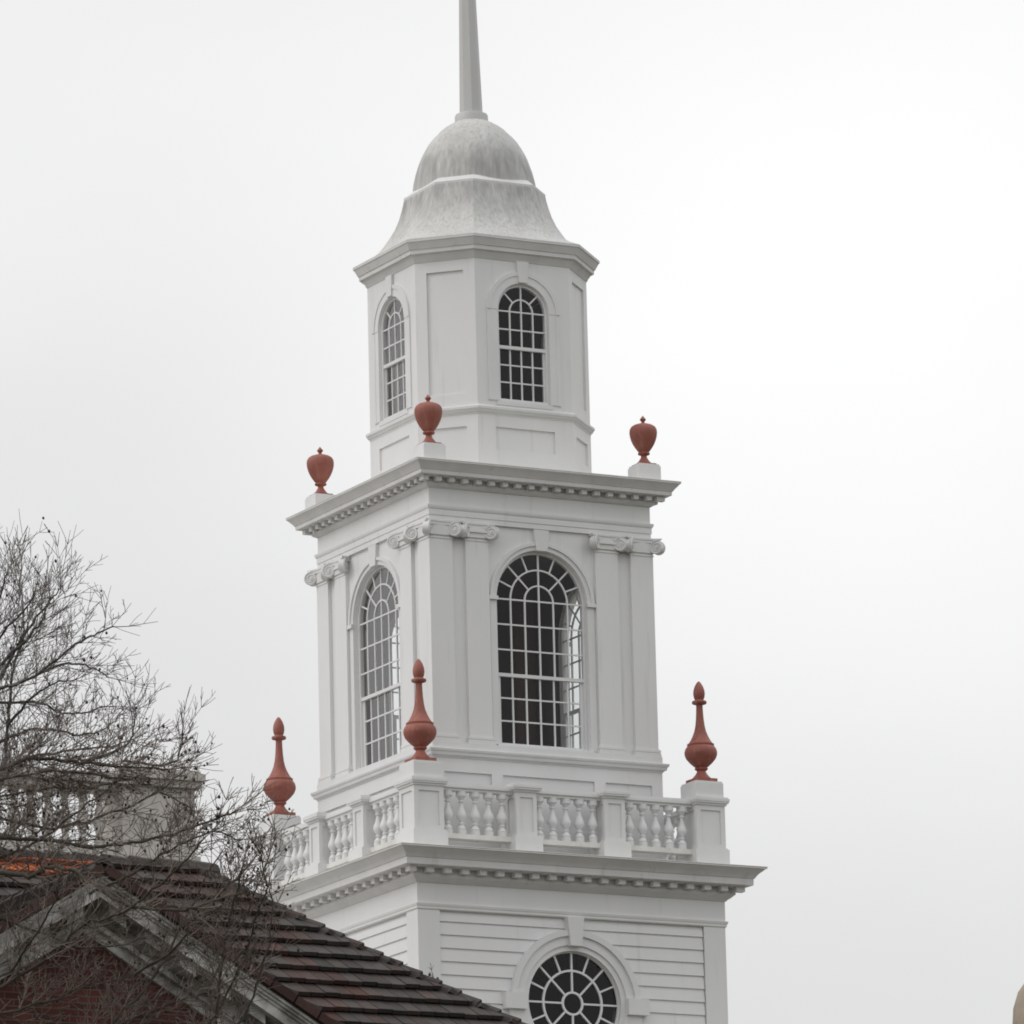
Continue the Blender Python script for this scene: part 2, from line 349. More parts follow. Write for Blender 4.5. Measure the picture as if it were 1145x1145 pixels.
part(lin, "interior_lining", DARKWOOD, smooth=False)

def round_window():
    fr = MB()
    fr.arc(0, ZR, 0.86, 0.955, 0, 2 * pi, -2.855, -2.70, 64)
    f = part(fr, "round_window", TRIM)
    mu = MB(); y0, y1 = -2.775, -2.735
    mu.arc(0, ZR, 0.165, 0.20, 0, 2 * pi, y0, y1, 32); mu.arc(0, ZR, 0.525, 0.56, 0, 2 * pi, y0, y1, 48); mu.arc(0, ZR, 0.835, 0.87, 0, 2 * pi, y0, y1, 64)
    for i in range(16):
        a = i * pi / 8; ra = 0.19 if i % 2 == 0 else 0.55
        mu.bar(ra * cos(a), ZR + ra * sin(a), 0.85 * cos(a), ZR + 0.85 * sin(a), 0.030, y0 + .003, y1 - .003)
    sub(mu, "glazing_bars", TRIM, f, smooth=False)
    gl = MB(); gl.add([(0.87 * cos(2 * pi * i / 48), -2.75, ZR + 0.87 * sin(2 * pi * i / 48)) for i in range(48)], [tuple(range(48))])
    sub(gl, "pane", GLASS, f, smooth=False)
    ar = MB()
    ar.arc(0, ZR, 0.95, 1.10, 0, pi, -2.885, -2.80, 40); ar.arc(0, ZR, 1.10, 1.20, 0, pi, -2.925, -2.80, 40); ar.arc(0, ZR, 0.952, 1.15, pi, 2 * pi, -2.885, -2.80, 40)
    for sx in (-1, 1):
        ar.box(min(sx * .94, sx * 1.33), max(sx * .94, sx * 1.33), -2.965, -2.80, ZR - 0.16, ZR + 0.11)
        ar.box(min(sx * .97, sx * 1.22), max(sx * .97, sx * 1.22), -2.89, -2.80, ZR - 1.2, ZR - 0.161)
    sub(ar, "archivolt", TRIM, f)
    ks = MB(); ks.prism([(-.105, ZR + .93), (.105, ZR + .93), (.155, ZR + 1.40), (-.155, ZR + 1.40)], -2.965, -2.80)
    sub(ks, "keystone", TRIM, f, smooth=False)
    return f
rw = round_window()
for a in QUART[1:]: copy_part(rw, tower, rz=a, kids=list(rw.children))

# ---- lower entablature with dentils
def dentils(mb, a0, a1, z0, z1, pitch, wd):
    n = int(2 * (a1 - wd / 2) / pitch); p = 2 * (a1 - wd / 2) / n
    for k in range(4):
        ca, sa = cos(k * pi / 2), sin(k * pi / 2)
        for i in range(n):
            x = -(a1 - wd / 2) + i * p
            V = [(x + dx * wd / 2, -y, z) for z in (z0, z1) for dx, y in ((-1, a0), (1, a0), (1, a1), (-1, a1))]
            mb.add([(X * ca - Y * sa, X * sa + Y * ca, Z) for X, Y, Z in V], [(0, 3, 2, 1), (4, 5, 6, 7), (0, 1, 5, 4), (1, 2, 6, 5), (2, 3, 7, 6), (3, 0, 4, 7)])
m = MB()
m.ring([(2.70, -0.96), (2.872, -0.96), (2.885, -0.945), (2.885, -0.915), (2.898, -0.90), (2.905, -0.862), (2.868, -0.855),
        (2.868, -0.49), (2.70, -0.49)], SQ)
part(m, "frieze_board", PAINT)
fb = MB()
m = MB()
m.ring([(2.60, -0.52), (2.89, -0.52), (2.90, -0.50), (2.94, -0.475), (2.985, -0.435), (2.99, -0.39), (2.965, -0.386), (2.965, -0.30), (3.13, -0.295), (3.225, -0.285),
        (3.228, -0.18), (3.245, -0.172), (3.262, -0.14), (3.30, -0.095), (3.345, -0.06), (3.375, -0.03), (3.40, -0.025), (3.40, -0.005), (2.6, 0.05)], SQ)
dentils(m, 2.96, 3.12, -0.385, -0.292, 0.31, 0.125)
lc = part(m, "lower_cornice", CORNICE)
d = MB(); d.ring([(2.0, 0.03), (3.404, -0.003), (3.408, 0.006), (3.38, 0.016), (2.0, 0.072)], SQ)
sub(d, "drip_edge", LEDGE, lc)

# ---- balustrade
balm = MB()
balm.lathe([(0.078, 0.0), (0.078, 0.075), (0.07, 0.08), (0.078, 0.10), (0.055, 0.135), (0.036, 0.165), (0.052, 0.18), (0.052, 0.195), (0.032, 0.21), (0.05, 0.24),
            (0.082, 0.285), (0.088, 0.32), (0.075, 0.37), (0.05, 0.43), (0.034, 0.49), (0.03, 0.53), (0.05, 0.545), (0.05, 0.56), (0.034, 0.575), (0.05, 0.61),
            (0.075, 0.635), (0.086, 0.64), (0.086, 0.72)], seg=14)
BR = 2.70
def cornered(mb, cx, cy, h, z0, z1): mb.box(cx - h, cx + h, cy - h, cy + h, z0, z1)
def pedestal(cx, cy, hw, corner):
    p = MB(); b_, c_ = (0.315, 0.335) if corner else (0.255, 0.265)
    cornered(p, cx, cy, b_, 0.02, 0.34); cornered(p, cx, cy, b_ - 0.02, 0.34, 0.365)
    cornered(p, cx, cy, hw - 0.025, 0.36, 1.10)
    for k in range(4):                    # raised stiles leave a sunk panel on each side
        ca, sa = cos(k * pi / 2), sin(k * pi / 2); st = 0.085 if corner else 0.07
        hole = [(-hw + st, 0.365 + 0.06), (hw - st, 0.425), (hw - st, 1.0), (-hw + st, 1.0)]
        q = hw if k % 2 == 0 else hw - 0.0245
        p.plate([(-q, 0.365), (q, 0.365), (q, 1.10), (-q, 1.10)], [hole], -hw, -hw + 0.0245, lambda u, v, d_: (cx + u * ca - d_ * sa, cy + u * sa + d_ * ca, v))
    cornered(p, cx, cy, hw + 0.025, 1.085, 1.12); cornered(p, cx, cy, c_ - 0.012, 1.12, 1.15); cornered(p, cx, cy, c_, 1.15, 1.20); cornered(p, cx, cy, c_ - 0.02, 1.20, 1.225)
    if corner:
        cornered(p, cx, cy, 0.262, 1.225, 1.47); cornered(p, cx, cy, 0.25, 1.47, 1.50)
    return part(p, "pedestal", TRIM, smooth=False)
PC = 2.632
for sx, sy in SQ: pedestal(sx * PC, sy * PC, 0.272, True)
bal0 = None
for k, a in enumerate(QUART):
    for px in (-0.825, 0.825):
        x, y = px, -2.70
        pedestal(x * cos(a) - y * sin(a), x * sin(a) + y * cos(a), 0.19, False)
    for x0, x1 in ((-2.36, -1.015), (-0.635, 0.635), (1.015, 2.36)):
        h = MB()
        h.box(x0, x1, -2.775, -2.625, 1.055, 1.10); h.box(x0, x1, -2.81, -2.59, 1.10, 1.15); h.box(x0, x1, -2.79, -2.61, 1.15, 1.185)
        part(h, "hand_rail", TRIM, rz=a, smooth=False)
        h = MB(); h.box(x0, x1, -2.805, -2.595, 0.255, 0.335)
        part(h, "bottom_rail", LEDGE, rz=a, smooth=False)
        for i in range(5):
            x = (x0 + x1) / 2 + (i - 2) * 0.25; y = -BR
            loc = (x * cos(a) - y * sin(a), x * sin(a) + y * cos(a), DZ + 0.335)
            if bal0 is None: bal0 = balm.build("baluster", TRIM, tower, loc=loc)
            else: copy_part(bal0, tower, loc=loc)

# ---- belfry pedestal with sunk panels, sill course
m = MB(); m.ring([(1.7, 0.0), (2.115, 0.0), (2.115, 1.745), (1.7, 1.745)], SQ)
for k in range(4):
    ca, sa = cos(k * pi / 2), sin(k * pi / 2); q = 2.152 if k % 2 == 0 else 2.115
    holes = [[(x0, 0.62), (x1, 0.62), (x1, 1.50), (x0, 1.50)] for x0, x1 in ((-1.95, -1.07), (-0.86, 0.86), (1.07, 1.95))]
    m.plate([(-q, 0.0), (q, 0.0), (q, 1.745), (-q, 1.745)], holes, -2.152, -2.115, lambda u, v, d_: (u * ca - d_ * sa, u * sa + d_ * ca, v))
part(m, "belfry_pedestal", PAINT, smooth=False)
m = MB(); m.ring([(1.6, 1.73), (2.165, 1.73), (2.17, 1.75), (2.205, 1.765), (2.215, 1.79), (2.215, 1.81), (2.235, 1.825), (2.245, 1.85), (2.245, 1.87), (2.16, 1.895), (2.16, 1.995), (1.6, 1.995)], SQ)
part(m, "belfry_sill", TRIM)

# ---- belfry walls
def arch_loop(hw, zb, zs, n=28):
    return [(-hw, zb), (hw, zb)] + [(hw * cos(pi * i / n), zs + hw * sin(pi * i / n)) for i in range(n + 1)]
AW = 2.05; BH, BB, BS = 0.85, 2.03, 4.53
m = MB(); ln = MB()
for k in range(4):
    ca, sa = cos(k * pi / 2), sin(k * pi / 2); fr = lambda u, v, d_: (u * ca - d_ * sa, u * sa + d_ * ca, v)
    q = AW if k % 2 == 0 else AW - 0.161
    m.plate([(-q, 1.99), (q, 1.99), (q, 5.80), (-q, 5.80)], [arch_loop(BH, BB, BS)], -AW, -AW + 0.16, fr)
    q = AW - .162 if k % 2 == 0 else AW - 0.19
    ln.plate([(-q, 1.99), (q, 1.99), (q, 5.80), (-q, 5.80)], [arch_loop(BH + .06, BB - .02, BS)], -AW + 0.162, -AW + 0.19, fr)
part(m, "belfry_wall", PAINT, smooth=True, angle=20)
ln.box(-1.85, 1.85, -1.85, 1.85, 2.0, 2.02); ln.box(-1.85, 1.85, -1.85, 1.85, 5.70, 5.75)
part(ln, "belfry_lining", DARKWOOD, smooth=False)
for sx, sy in ((1, 1), (-1, 1), (1, -1), (-1, -1)):
    q = MB(); x, y = sx * 1.60, sy * 1.60; q.box(x - .13, x + .13, y - .13, y + .13, 2.02, 5.70)
    part(q, "timber_post", REDWOOD, smooth=False)

def window(name, A, hw, zb, zs, cols, rows_up, rows_lo, zmeet, fan, archivolt, key, impost):
    """arched sash window in the wall facing -y, outer wall face at y=-A"""
    f = MB(); A0, A = A, A + (0.045 if fan == 2 else 0.012)      # glazing plane; the trim below stays on the wall face
    lo = arch_loop(hw - .002, zb, zs); li = arch_loop(hw - 0.045, zb + 0.045, zs)
    f.plate(lo, [li], -A + 0.085, -A + 0.16)
    f.box(-hw - 0.05, hw + 0.05, -A0 - (0.012 if fan == 2 else 0.045), -A0 + 0.15, zb - 0.075, zb - 0.003)       # sill
    fr = part(f, name, TRIM, smooth=True, angle=20)
    W = hw - 0.045; bw = 0.026 if fan == 3 else 0.024
    mu = MB(); yu = (-A + 0.098, -A + 0.128); yl = (-A + 0.130, -A + 0.158)
    pw = 2 * W / cols
    yi = (yu[0] + .004, yu[1] - .004)
    for i in range(1, cols):
        x = -W + i * pw
        mu.box(x - bw / 2, x + bw / 2, yu[0], yu[1], zmeet, zs)
        mu.box(x * .965 - bw / 2, x * .965 + bw / 2, yl[0], yl[1], zb + 0.04, zmeet)
    for i in range(rows_up):
        z = zs - (zs - zmeet) * i / rows_up; mu.box(-W, W, yi[0], yi[1], z - bw / 2, z + bw / 2)
    for i in range(rows_lo):
        z = zb + 0.05 + (zmeet - zb - .05) * i / rows_lo
        mu.box(-W * .97, W * .97, yl[0] + .003, yl[1] - .003, z - bw / 2, z + bw / 2)
    mu.box(-W, W, yu[0] - .004, yl[1] + .002, zmeet - 0.028, zmeet + 0.028)              # meeting rail
    for sx in (-1, 1):
        mu.box(min(sx * W, sx * W * .93), max(sx * W, sx * W * .93), yl[0] - .001, yl[1] + .003, zb + .03, zmeet - .028)
    mu.box(-bw / 2, bw / 2, yu[0] + .001, yu[1] - .001, zs, zs + W)
    if fan == 3:
        mu.arc(0, zs, pw - bw / 2, pw + bw / 2, 0, pi, yu[0], yu[1], 20); mu.arc(0, zs, 2 * pw - bw / 2, 2 * pw + bw / 2, 0, pi, yu[0], yu[1], 28)
        for i in range(1, 8):
            if i == 4: continue
            a = i * pi / 8; ra = pw if i % 2 == 0 else 2 * pw
            mu.bar(ra * cos(a), zs + ra * sin(a), W * cos(a), zs + W * sin(a), bw, *yi)
    else:
        mu.arc(0, zs, pw - bw / 2, pw + bw / 2, 0, pi, yu[0], yu[1], 20)
        for i in (1, 3):
            a = i * pi / 4; mu.bar(pw * cos(a), zs + pw * sin(a), W * cos(a), zs + W * sin(a), bw, *yi)
    sub(mu, "glazing_bars", TRIM, fr, smooth=False)
    gl = MB(); lp = [(-W, zmeet), (W, zmeet)] + arch_loop(W + .005, zb + 0.03, zs)[2:]; gl.add([(x, -A + 0.113, z) for x, z in lp], [tuple(range(len(lp)))])
    gl.add([(-W, -A + .145, zb + .03), (W, -A + .145, zb + .03), (W, -A + .145, zmeet), (-W, -A + .145, zmeet)], [(0, 1, 2, 3)])
    sub(gl, "pane", GLASS, fr, smooth=False)
    A = A0; ar = MB(); r1, r2, r3 = archivolt
    ar.arc(0, zs, r1, r2, 0, pi, -A - 0.022, -A + 0.02, 36); ar.arc(0, zs, r2, r3, 0, pi, -A - (0.036 if fan == 2 else 0.05), -A + 0.02, 36)
    if impost:
        for sx in (-1, 1):
            e = sorted((sx * (r1 + .002), sx * (r3 - .005))); ar.box(e[0], e[1], -A - 0.018, -A + 0.02, zb - .0, zs - 0.05)
            e = sorted((sx * (r1 - .015), sx * (r3 + .02))); ar.box(e[0], e[1], -A - 0.06, -A + 0.02, zs - 0.05, zs + .012)
    else:
        for sx in (-1, 1):
            e = sorted((sx * (r1 + .002), sx * r2)); ar.box(e[0], e[1], -A - 0.016, -A + 0.02, zb, zs)
            e = sorted((sx * r2, sx * r3)); ar.box(e[0], e[1], -A - 0.022, -A + 0.02, zb - .003, zs)
    sub(ar, "archivolt", TRIM, fr)
    ks = MB(); kw0, kw1, kz0, kz1 = key
    ks.prism([(-kw0, kz0), (kw0, kz0), (kw1, kz1), (-kw1, kz1)], -A - (0.05 if fan == 2 else 0.065), -A + 0.02)
    sub(ks, "keystone", TRIM, fr, smooth=False)
    return fr
bwin = window("arched_window", AW, BH, BB, BS, 6, 3, 3, 3.24, 3, (0.855, 0.93, 0.985), (0.105, 0.145, 5.37, 5.728), True)
for a in QUART[1:]: copy_part(bwin, tower, rz=a, kids=list(bwin.children))

# ---- pilasters with ionic capitals
PF = 2.115
def volute(mb, cx, cy, cz, ang, r=0.118, th=0.095):
    """scrolled disc, its axis horizontal at the given angle"""
    ax = Vector((cos(ang), sin(ang), 0)); up_ = Vector((0, 0, 1)); sd_ = ax.cross(up_)
    c = Vector((cx, cy, cz)); n = 20
    def disc(r0, d0, d1):
        V = [c + ax * d + (sd_ * cos(2 * pi * i / n) + up_ * sin(2 * pi * i / n)) * r0 for d in (d0, d1) for i in range(n)]
        mb.add(V, [tuple(range(n - 1, -1, -1)), tuple(range(n, 2 * n))] + [(i, (i + 1) % n, n + (i + 1) % n, n + i) for i in range(n)])
    disc(r * 0.9, -th / 2, th / 2)
    for sg in (-1, 1):                    # raised spiral fillet and eye on both faces
        pts = []; rad = []
        for i in range(46):
            t = i / 45; a = pi / 2 - sg * t * 2 * pi * 2.1; rr_ = r * (1 - 0.78 * t)
            pts.append(c + ax * sg * th * 0.5 + (sd_ * cos(a) + up_ * sin(a)) * rr_); rad.append(0.019 - 0.008 * t)
        mb.tube(pts, rad, 5); disc(r * 0.2, 0, sg * (th / 2 + 0.016))
def abacus(mb, pts, z0, z1):
    mb.zprism(pts, z0, z1)
def curve(p, q, sag, n=8):                # concave edge from p to q, pulled in along its left normal
    d = Vector((q[0] - p[0], q[1] - p[1])); nn = Vector((-d.y, d.x)).normalized()
    return [(p[0] + d.x * t + nn.x * sag * 4 * t * (1 - t), p[1] + d.y * t + nn.y * sag * 4 * t * (1 - t)) for t in [i / n for i in range(n)]]
def flat_pilaster(xc):
    h = 0.215
    p = MB()
    p.box(xc - h, xc + h, -PF, -AW + .01, 2.13, 5.56)
    for e, z0, z1 in ((0.035, 1.99, 2.055), (0.022, 2.055, 2.075), (0.030, 2.075, 2.115), (0.012, 2.115, 2.14)): p.box(xc - h - e, xc + h + e, -PF - e, -AW + .01, z0, z1)
    p.box(xc - h - .012, xc + h + .012, -PF - .012, -AW + .01, 5.435, 5.455)
    o = part(p, "pilaster", PAINT, smooth=False)
    c = MB()
    c.box(xc - h - .004, xc + h + .004, -PF - 0.025, -AW, 5.49, 5.66); c.box(xc - h + .05, xc + h - .05, -PF - 0.05, -AW, 5.575, 5.61)
    e = h + 0.105
    c.zprism(curve((xc - e, -PF - .112), (xc + e, -PF - .112), 0.085) + [(xc + e, -PF - .112), (xc + e - .02, -AW), (xc - e + .02, -AW)], 5.708, 5.738)
    c.zprism(curve((xc - e + .02, -PF - .09), (xc + e - .02, -PF - .09), 0.075) + [(xc + e - .02, -PF - .09), (xc + e - .05, -AW), (xc - e + .05, -AW)], 5.66, 5.708)
    volute(c, xc + h + .04, -PF - .062, 5.578, radians(225)); volute(c, xc - h - .04, -PF - .062, 5.578, radians(-45))
    sub(c, "capital", TRIM, o)
    return o
for xc in (-1.225, 1.225):
    pl = flat_pilaster(xc)
    for a in QUART[1:]: copy_part(pl, tower, rz=a, kids=list(pl.children))
def corner_pilaster():
    i_ = 1.685
    def ell(e, inner=AW - .01): return [(-PF - e, -PF - e), (-i_ + e, -PF - e), (-i_ + e, -inner), (-inner, -inner), (-inner, -i_ + e), (-PF - e, -i_ + e)]
    p = MB(); p.zprism(ell(0), 2.13, 5.56)
    for e, z0, z1 in ((0.035, 1.99, 2.055), (0.022, 2.055, 2.075), (0.030, 2.075, 2.115), (0.012, 2.115, 2.14), (0.012, 5.435, 5.455)): p.zprism(ell(e), z0, z1)
    o = part(p, "pilaster", PAINT, smooth=False)
    c = MB(); c.zprism(ell(0.025), 5.49, 5.66)
    E, s_ = -PF - .116, -i_ + .105
    for dd, sg, z0, z1 in ((0, .08, 5.708, 5.738), (.02, .07, 5.66, 5.708)):
        k0 = E + dd; k1 = s_ - dd
        pts = curve((k0, k0), (k1, k0), sg) + [(k1, k0), (k1 - .03, -AW), (-AW, -AW), (-AW, k1 - .03)]
        pts += curve((k0, k1), (k0, k0), sg)
        c.zprism(pts, z0, z1)
    volute(c, -PF - .06, -PF - .06, 5.578, radians(-45), th=0.11)
    volute(c, -i_ + .04, -PF - .062, 5.578, radians(225)); volute(c, -PF - .062, -i_ + .04, 5.578, radians(225))
    sub(c, "capital", TRIM, o)
    return o
cp = corner_pilaster()
for a in QUART[1:]: copy_part(cp, tower, rz=a, kids=list(cp.children))

# ---- upper entablature
m = MB()
m.ring([(1.9, 5.742), (2.098, 5.742), (2.098, 5.83), (2.110, 5.832), (2.110, 5.925), (2.120, 5.935), (2.137, 5.965), (2.137, 6.0), (2.092, 6.008), (2.092, 6.305),
        (1.9, 6.305)], SQ)
part(m, "belfry_frieze", PAINT)
m = MB()
m.ring([(1.9, 6.29), (2.10, 6.29), (2.12, 6.30), (2.16, 6.325), (2.178, 6.36), (2.18, 6.372), (2.14, 6.376), (2.14, 6.45), (2.28, 6.455), (2.372, 6.462), (2.376, 6.525), (2.39, 6.532),
        (2.405, 6.56), (2.44, 6.60), (2.468, 6.635), (2.492, 6.655), (2.492, 6.68), (1.5, 6.72)], SQ)
dentils(m, 2.13, 2.285, 6.375, 6.452, 0.248, 0.10)
uc = part(m, "upper_cornice", CORNICE)
d = MB(); d.ring([(1.4, 6.70), (2.496, 6.678), (2.499, 6.686), (2.48, 6.695), (1.4, 6.745)], SQ)
sub(d, "drip_edge", LEDGE, uc)
for sx, sy in SQ:
    q = MB(); cornered(q, sx * 2.04, sy * 2.04, 0.205, 6.69, 6.985); cornered(q, sx * 2.04, sy * 2.04, 0.19, 6.985, 7.02)
    part(q, "urn_block", TRIM, smooth=False)

# ---- octagonal lantern
LA = 1.645; LT = LA * TT
CH = (LA - LT) / sqrt(2); CD = (LA + LT) / sqrt(2)        # half width and distance of the slanted sides
m = MB(); pn = MB(); ll = MB()
LH, LB, LS = 0.485, 8.02, 9.60
for k in range(8):
    a = k * pi / 4; ca, sa = cos(a), sin(a); fr = lambda u, v, d_: (u * ca - d_ * sa, u * sa + d_ * ca, v)
    if k % 2 == 0:
        m.plate([(-LT, 7.88), (LT, 7.88), (LT, 10.50), (-LT, 10.50)], [arch_loop(LH, LB, LS)], -LA, -LA + 0.14, fr)
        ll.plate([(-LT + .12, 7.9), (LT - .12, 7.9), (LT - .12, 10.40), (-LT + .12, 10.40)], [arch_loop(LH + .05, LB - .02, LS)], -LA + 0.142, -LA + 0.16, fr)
        bw_, bd = LT, LA
    else:
        m.plate([(-CH, 7.88), (CH, 7.88), (CH, 10.50), (-CH, 10.50)], [[(-CH + .2, 8.13), (CH - .2, 8.13), (CH - .2, 10.27), (-CH + .2, 10.27)]], -CD, -CD + 0.035, fr)
        m.plate([(-CH, 7.88), (CH, 7.88), (CH, 10.50), (-CH, 10.50)], [], -CD + 0.0352, -CD + 0.14, fr)
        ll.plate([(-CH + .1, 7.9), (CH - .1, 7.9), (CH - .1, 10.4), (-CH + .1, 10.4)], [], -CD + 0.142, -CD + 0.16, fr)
        bw_, bd = CH, CD
    e = .34 if k % 2 == 0 else .2
    pn.plate([(-bw_, 6.7), (bw_, 6.7), (bw_, 7.80), (-bw_, 7.80)], [[(-bw_ + e, 7.17), (bw_ - e, 7.17), (bw_ - e, 7.56), (-bw_ + e, 7.56)]], -bd - .004, -bd + 0.03, fr)
    pn.plate([(-bw_, 6.7), (bw_, 6.7), (bw_, 7.80), (-bw_, 7.80)], [], -bd + 0.0302, -bd + 0.1, fr)
part(m, "lantern_wall", PAINT, smooth=True, angle=20)
part(pn, "lantern_pedestal", PAINT, smooth=False)
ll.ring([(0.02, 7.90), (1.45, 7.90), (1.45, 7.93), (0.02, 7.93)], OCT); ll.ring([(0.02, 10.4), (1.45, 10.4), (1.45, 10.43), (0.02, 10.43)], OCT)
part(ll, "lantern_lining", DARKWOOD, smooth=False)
m = MB(); m.ring([(1.45, 7.76), (1.655, 7.76), (1.66, 7.785), (1.685, 7.80), (1.695, 7.83), (1.712, 7.845), (1.715, 7.885), (1.66, 7.915), (1.45, 7.915)], OCT)
part(m, "lantern_sill", TRIM)
lwin = window("arched_window", LA, LH, LB, LS, 4, 2, 3, 8.97, 2, (0.49, 0.62, 0.69), (0.085, 0.115, 10.10, 10.462), False)
for a in QUART[1:]: copy_part(lwin, tower, rz=a, kids=list(lwin.children))
m = MB(); m.ring([(1.4, 10.46), (1.652, 10.46), (1.665, 10.475), (1.675, 10.51), (1.70, 10.54), (1.72, 10.585), (1.765, 10.592), (1.768, 10.655), (1.785, 10.665), (1.80, 10.70),
                  (1.825, 10.745), (1.838, 10.775), (1.856, 10.785), (1.856, 10.822), (1.4, 10.85)], OCT)
part(m, "lantern_cornice", CORNICE)

# ---- ogee roof, dome, spire
m = MB()
flare = [(1.858, 10.815), (1.85, 10.835), (1.70, 10.905), (1.58, 10.98), (1.47, 11.075), (1.38, 11.19), (1.30, 11.32), (1.22, 11.46), (1.155, 11.62), (1.11, 11.78), (1.078, 11.92), (1.062, 12.02), (0.92, 12.10)]
m.ring(flare, OCT, closed=False)
part(m, "flared_roof", DOME, angle=25)
led = MB(); led.ring([(0.85, 12.0), (1.066, 11.985), (1.068, 12.03), (1.045, 12.05), (0.96, 12.13), (0.85, 12.14)], OCT)
part(led, "roof_ledge", CORNICE)
m = MB(); NS = 64
prof = [(1.035, 12.06), (1.034, 12.18), (1.026, 12.25), (1.012, 12.325), (0.99, 12.43), (0.957, 12.54), (0.925, 12.64), (0.882, 12.74), (0.83, 12.84), (0.772, 12.935), (0.70, 13.025), (0.618, 13.106), (0.56, 13.17), (0.49, 13.228), (0.36, 13.31), (0.25, 13.36), (0.05, 13.38)]
V = []
for i, (r_, z_) in enumerate(prof):
    mixf = max(0.0, 1 - i / 10.0) * 0.45      # eight soft ridges low down, round at the top
    for k in range(NS):
        th = 2 * pi * k / NS; c_, s_ = abs(cos(th)), abs(sin(th))
        ro = 1.0 / max(c_, s_, (c_ + s_) / (1 + TT)) ; ro = ro / 1.075
        rr = r_ * ((1 - mixf) + mixf * ro); V.append((rr * cos(th) - 0.015 * i / 16, rr * sin(th), z_))
m.add(V, [(i * NS + k, i * NS + (k + 1) % NS, (i + 1) * NS + (k + 1) % NS, (i + 1) * NS + k) for i in range(len(prof) - 1) for k in range(NS)])
part(m, "dome", DOME, angle=60)
m = MB(); m.lathe([(0.27, 13.28), (0.288, 13.30), (0.286, 13.455), (0.275, 13.48), (0.15, 13.49)], cx=-0.025, seg=28)
part(m, "collar", SPIRE)
m = MB()
o8 = [(cos(pi / 8 + k * pi / 4), sin(pi / 8 + k * pi / 4)) for k in range(8)]
lean = -0.0095
hts = [(0.200, 13.50), (0.197, 13.60), (0.146, 15.60), (0.03, 20.6)]
V = [(-0.027 + lean * (z_ - 13.5) + r_ * x, r_ * y, z_) for r_, z_ in hts for x, y in o8]
m.add(V, [(i * 8 + k, i * 8 + (k + 1) % 8, i * 8 + 8 + (k + 1) % 8, i * 8 + 8 + k) for i in range(3) for k in range(8)] + [tuple(range(24, 32))])
m.lathe([(0.02, 20.5), (0.10, 20.62), (0.13, 20.72), (0.10, 20.82), (0.02, 20.92)], cx=-0.027 + lean * 7.1, seg=16)
part(m, "spire", SPIRE, angle=20)

# ------------------------------------------------------------------ red finials and urns
def finial(sx, sy, label):
    m = MB(); k = 0.00319
    m.box(-0.195, 0.195, -0.195, 0.195, 0.0, 0.062)
    P = [(0.18, 0.062), (0.155, 0.085), (0.105, 0.14), (0.08, 0.18), (0.075, 0.20), (0.085, 0.215), (0.108, 0.23), (0.112, 0.25), (0.095, 0.262), (0.13, 0.29), (0.19, 0.345),
         (0.245, 0.41), (0.272, 0.475), (0.276, 0.52), (0.262, 0.575), (0.238, 0.61), (0.222, 0.625), (0.228, 0.64), (0.228, 0.66), (0.205, 0.67), (0.165, 0.73), (0.13, 0.80), (0.10, 0.88),
         (0.08, 0.97), (0.066, 1.09), (0.058, 1.22), (0.055, 1.325), (0.075, 1.335), (0.118, 1.35), (0.126, 1.375), (0.118, 1.395), (0.08, 1.405), (0.074, 1.42), (0.09, 1.46),
         (0.099, 1.52), (0.093, 1.58), (0.07, 1.65), (0.035, 1.71), (0.008, 1.735)]
    m.lathe(P, seg=32)
    o = m.build("finial", TERRA, angle=28, loc=(sx * PC, sy * PC, ZC + 1.502))
    o['label'] = label; o['category'] = "finial"; o['group'] = "red vase finials on the balustrade"
finial(-1, -1, "red vase finial standing in front of the belfry, on the nearest balustrade corner")
finial(1, -1, "red vase finial on the right balustrade corner, seen against open sky")
finial(-1, 1, "red vase finial on the far left balustrade corner, half behind bare twigs")
def urn(sx, sy, label):
    m = MB()
    m.box(-0.155, 0.155, -0.155, 0.155, 0.0, 0.022)
    P = [(0.145, 0.022), (0.12, 0.045), (0.085, 0.085), (0.055, 0.135), (0.048, 0.16), (0.06, 0.178), (0.095, 0.19), (0.104, 0.207), (0.095, 0.222), (0.085, 0.232), (0.105, 0.255), (0.145, 0.31),
         (0.18, 0.37), (0.21, 0.44), (0.229, 0.51), (0.236, 0.57), (0.230, 0.625), (0.205, 0.67), (0.16, 0.70), (0.095, 0.722), (0.045, 0.735), (0.026, 0.75), (0.03, 0.768), (0.05, 0.79),
         (0.052, 0.805), (0.034, 0.83), (0.012, 0.855), (0.004, 0.87)]
    m.lathe(P, seg=32)
    o = m.build("urn", TERRA, angle=28, loc=(sx * 2.04, sy * 2.04, ZC + 7.022))
    o['label'] = label; o['category'] = "urn"; o['group'] = "red urns on the upper cornice"
urn(-1, -1, "round red urn standing in front of the white lantern on the nearest cornice corner")
urn(1, -1, "round red urn on the right corner of the upper cornice, clear of the lantern")
urn(-1, 1, "round red urn on the far left corner of the upper cornice")

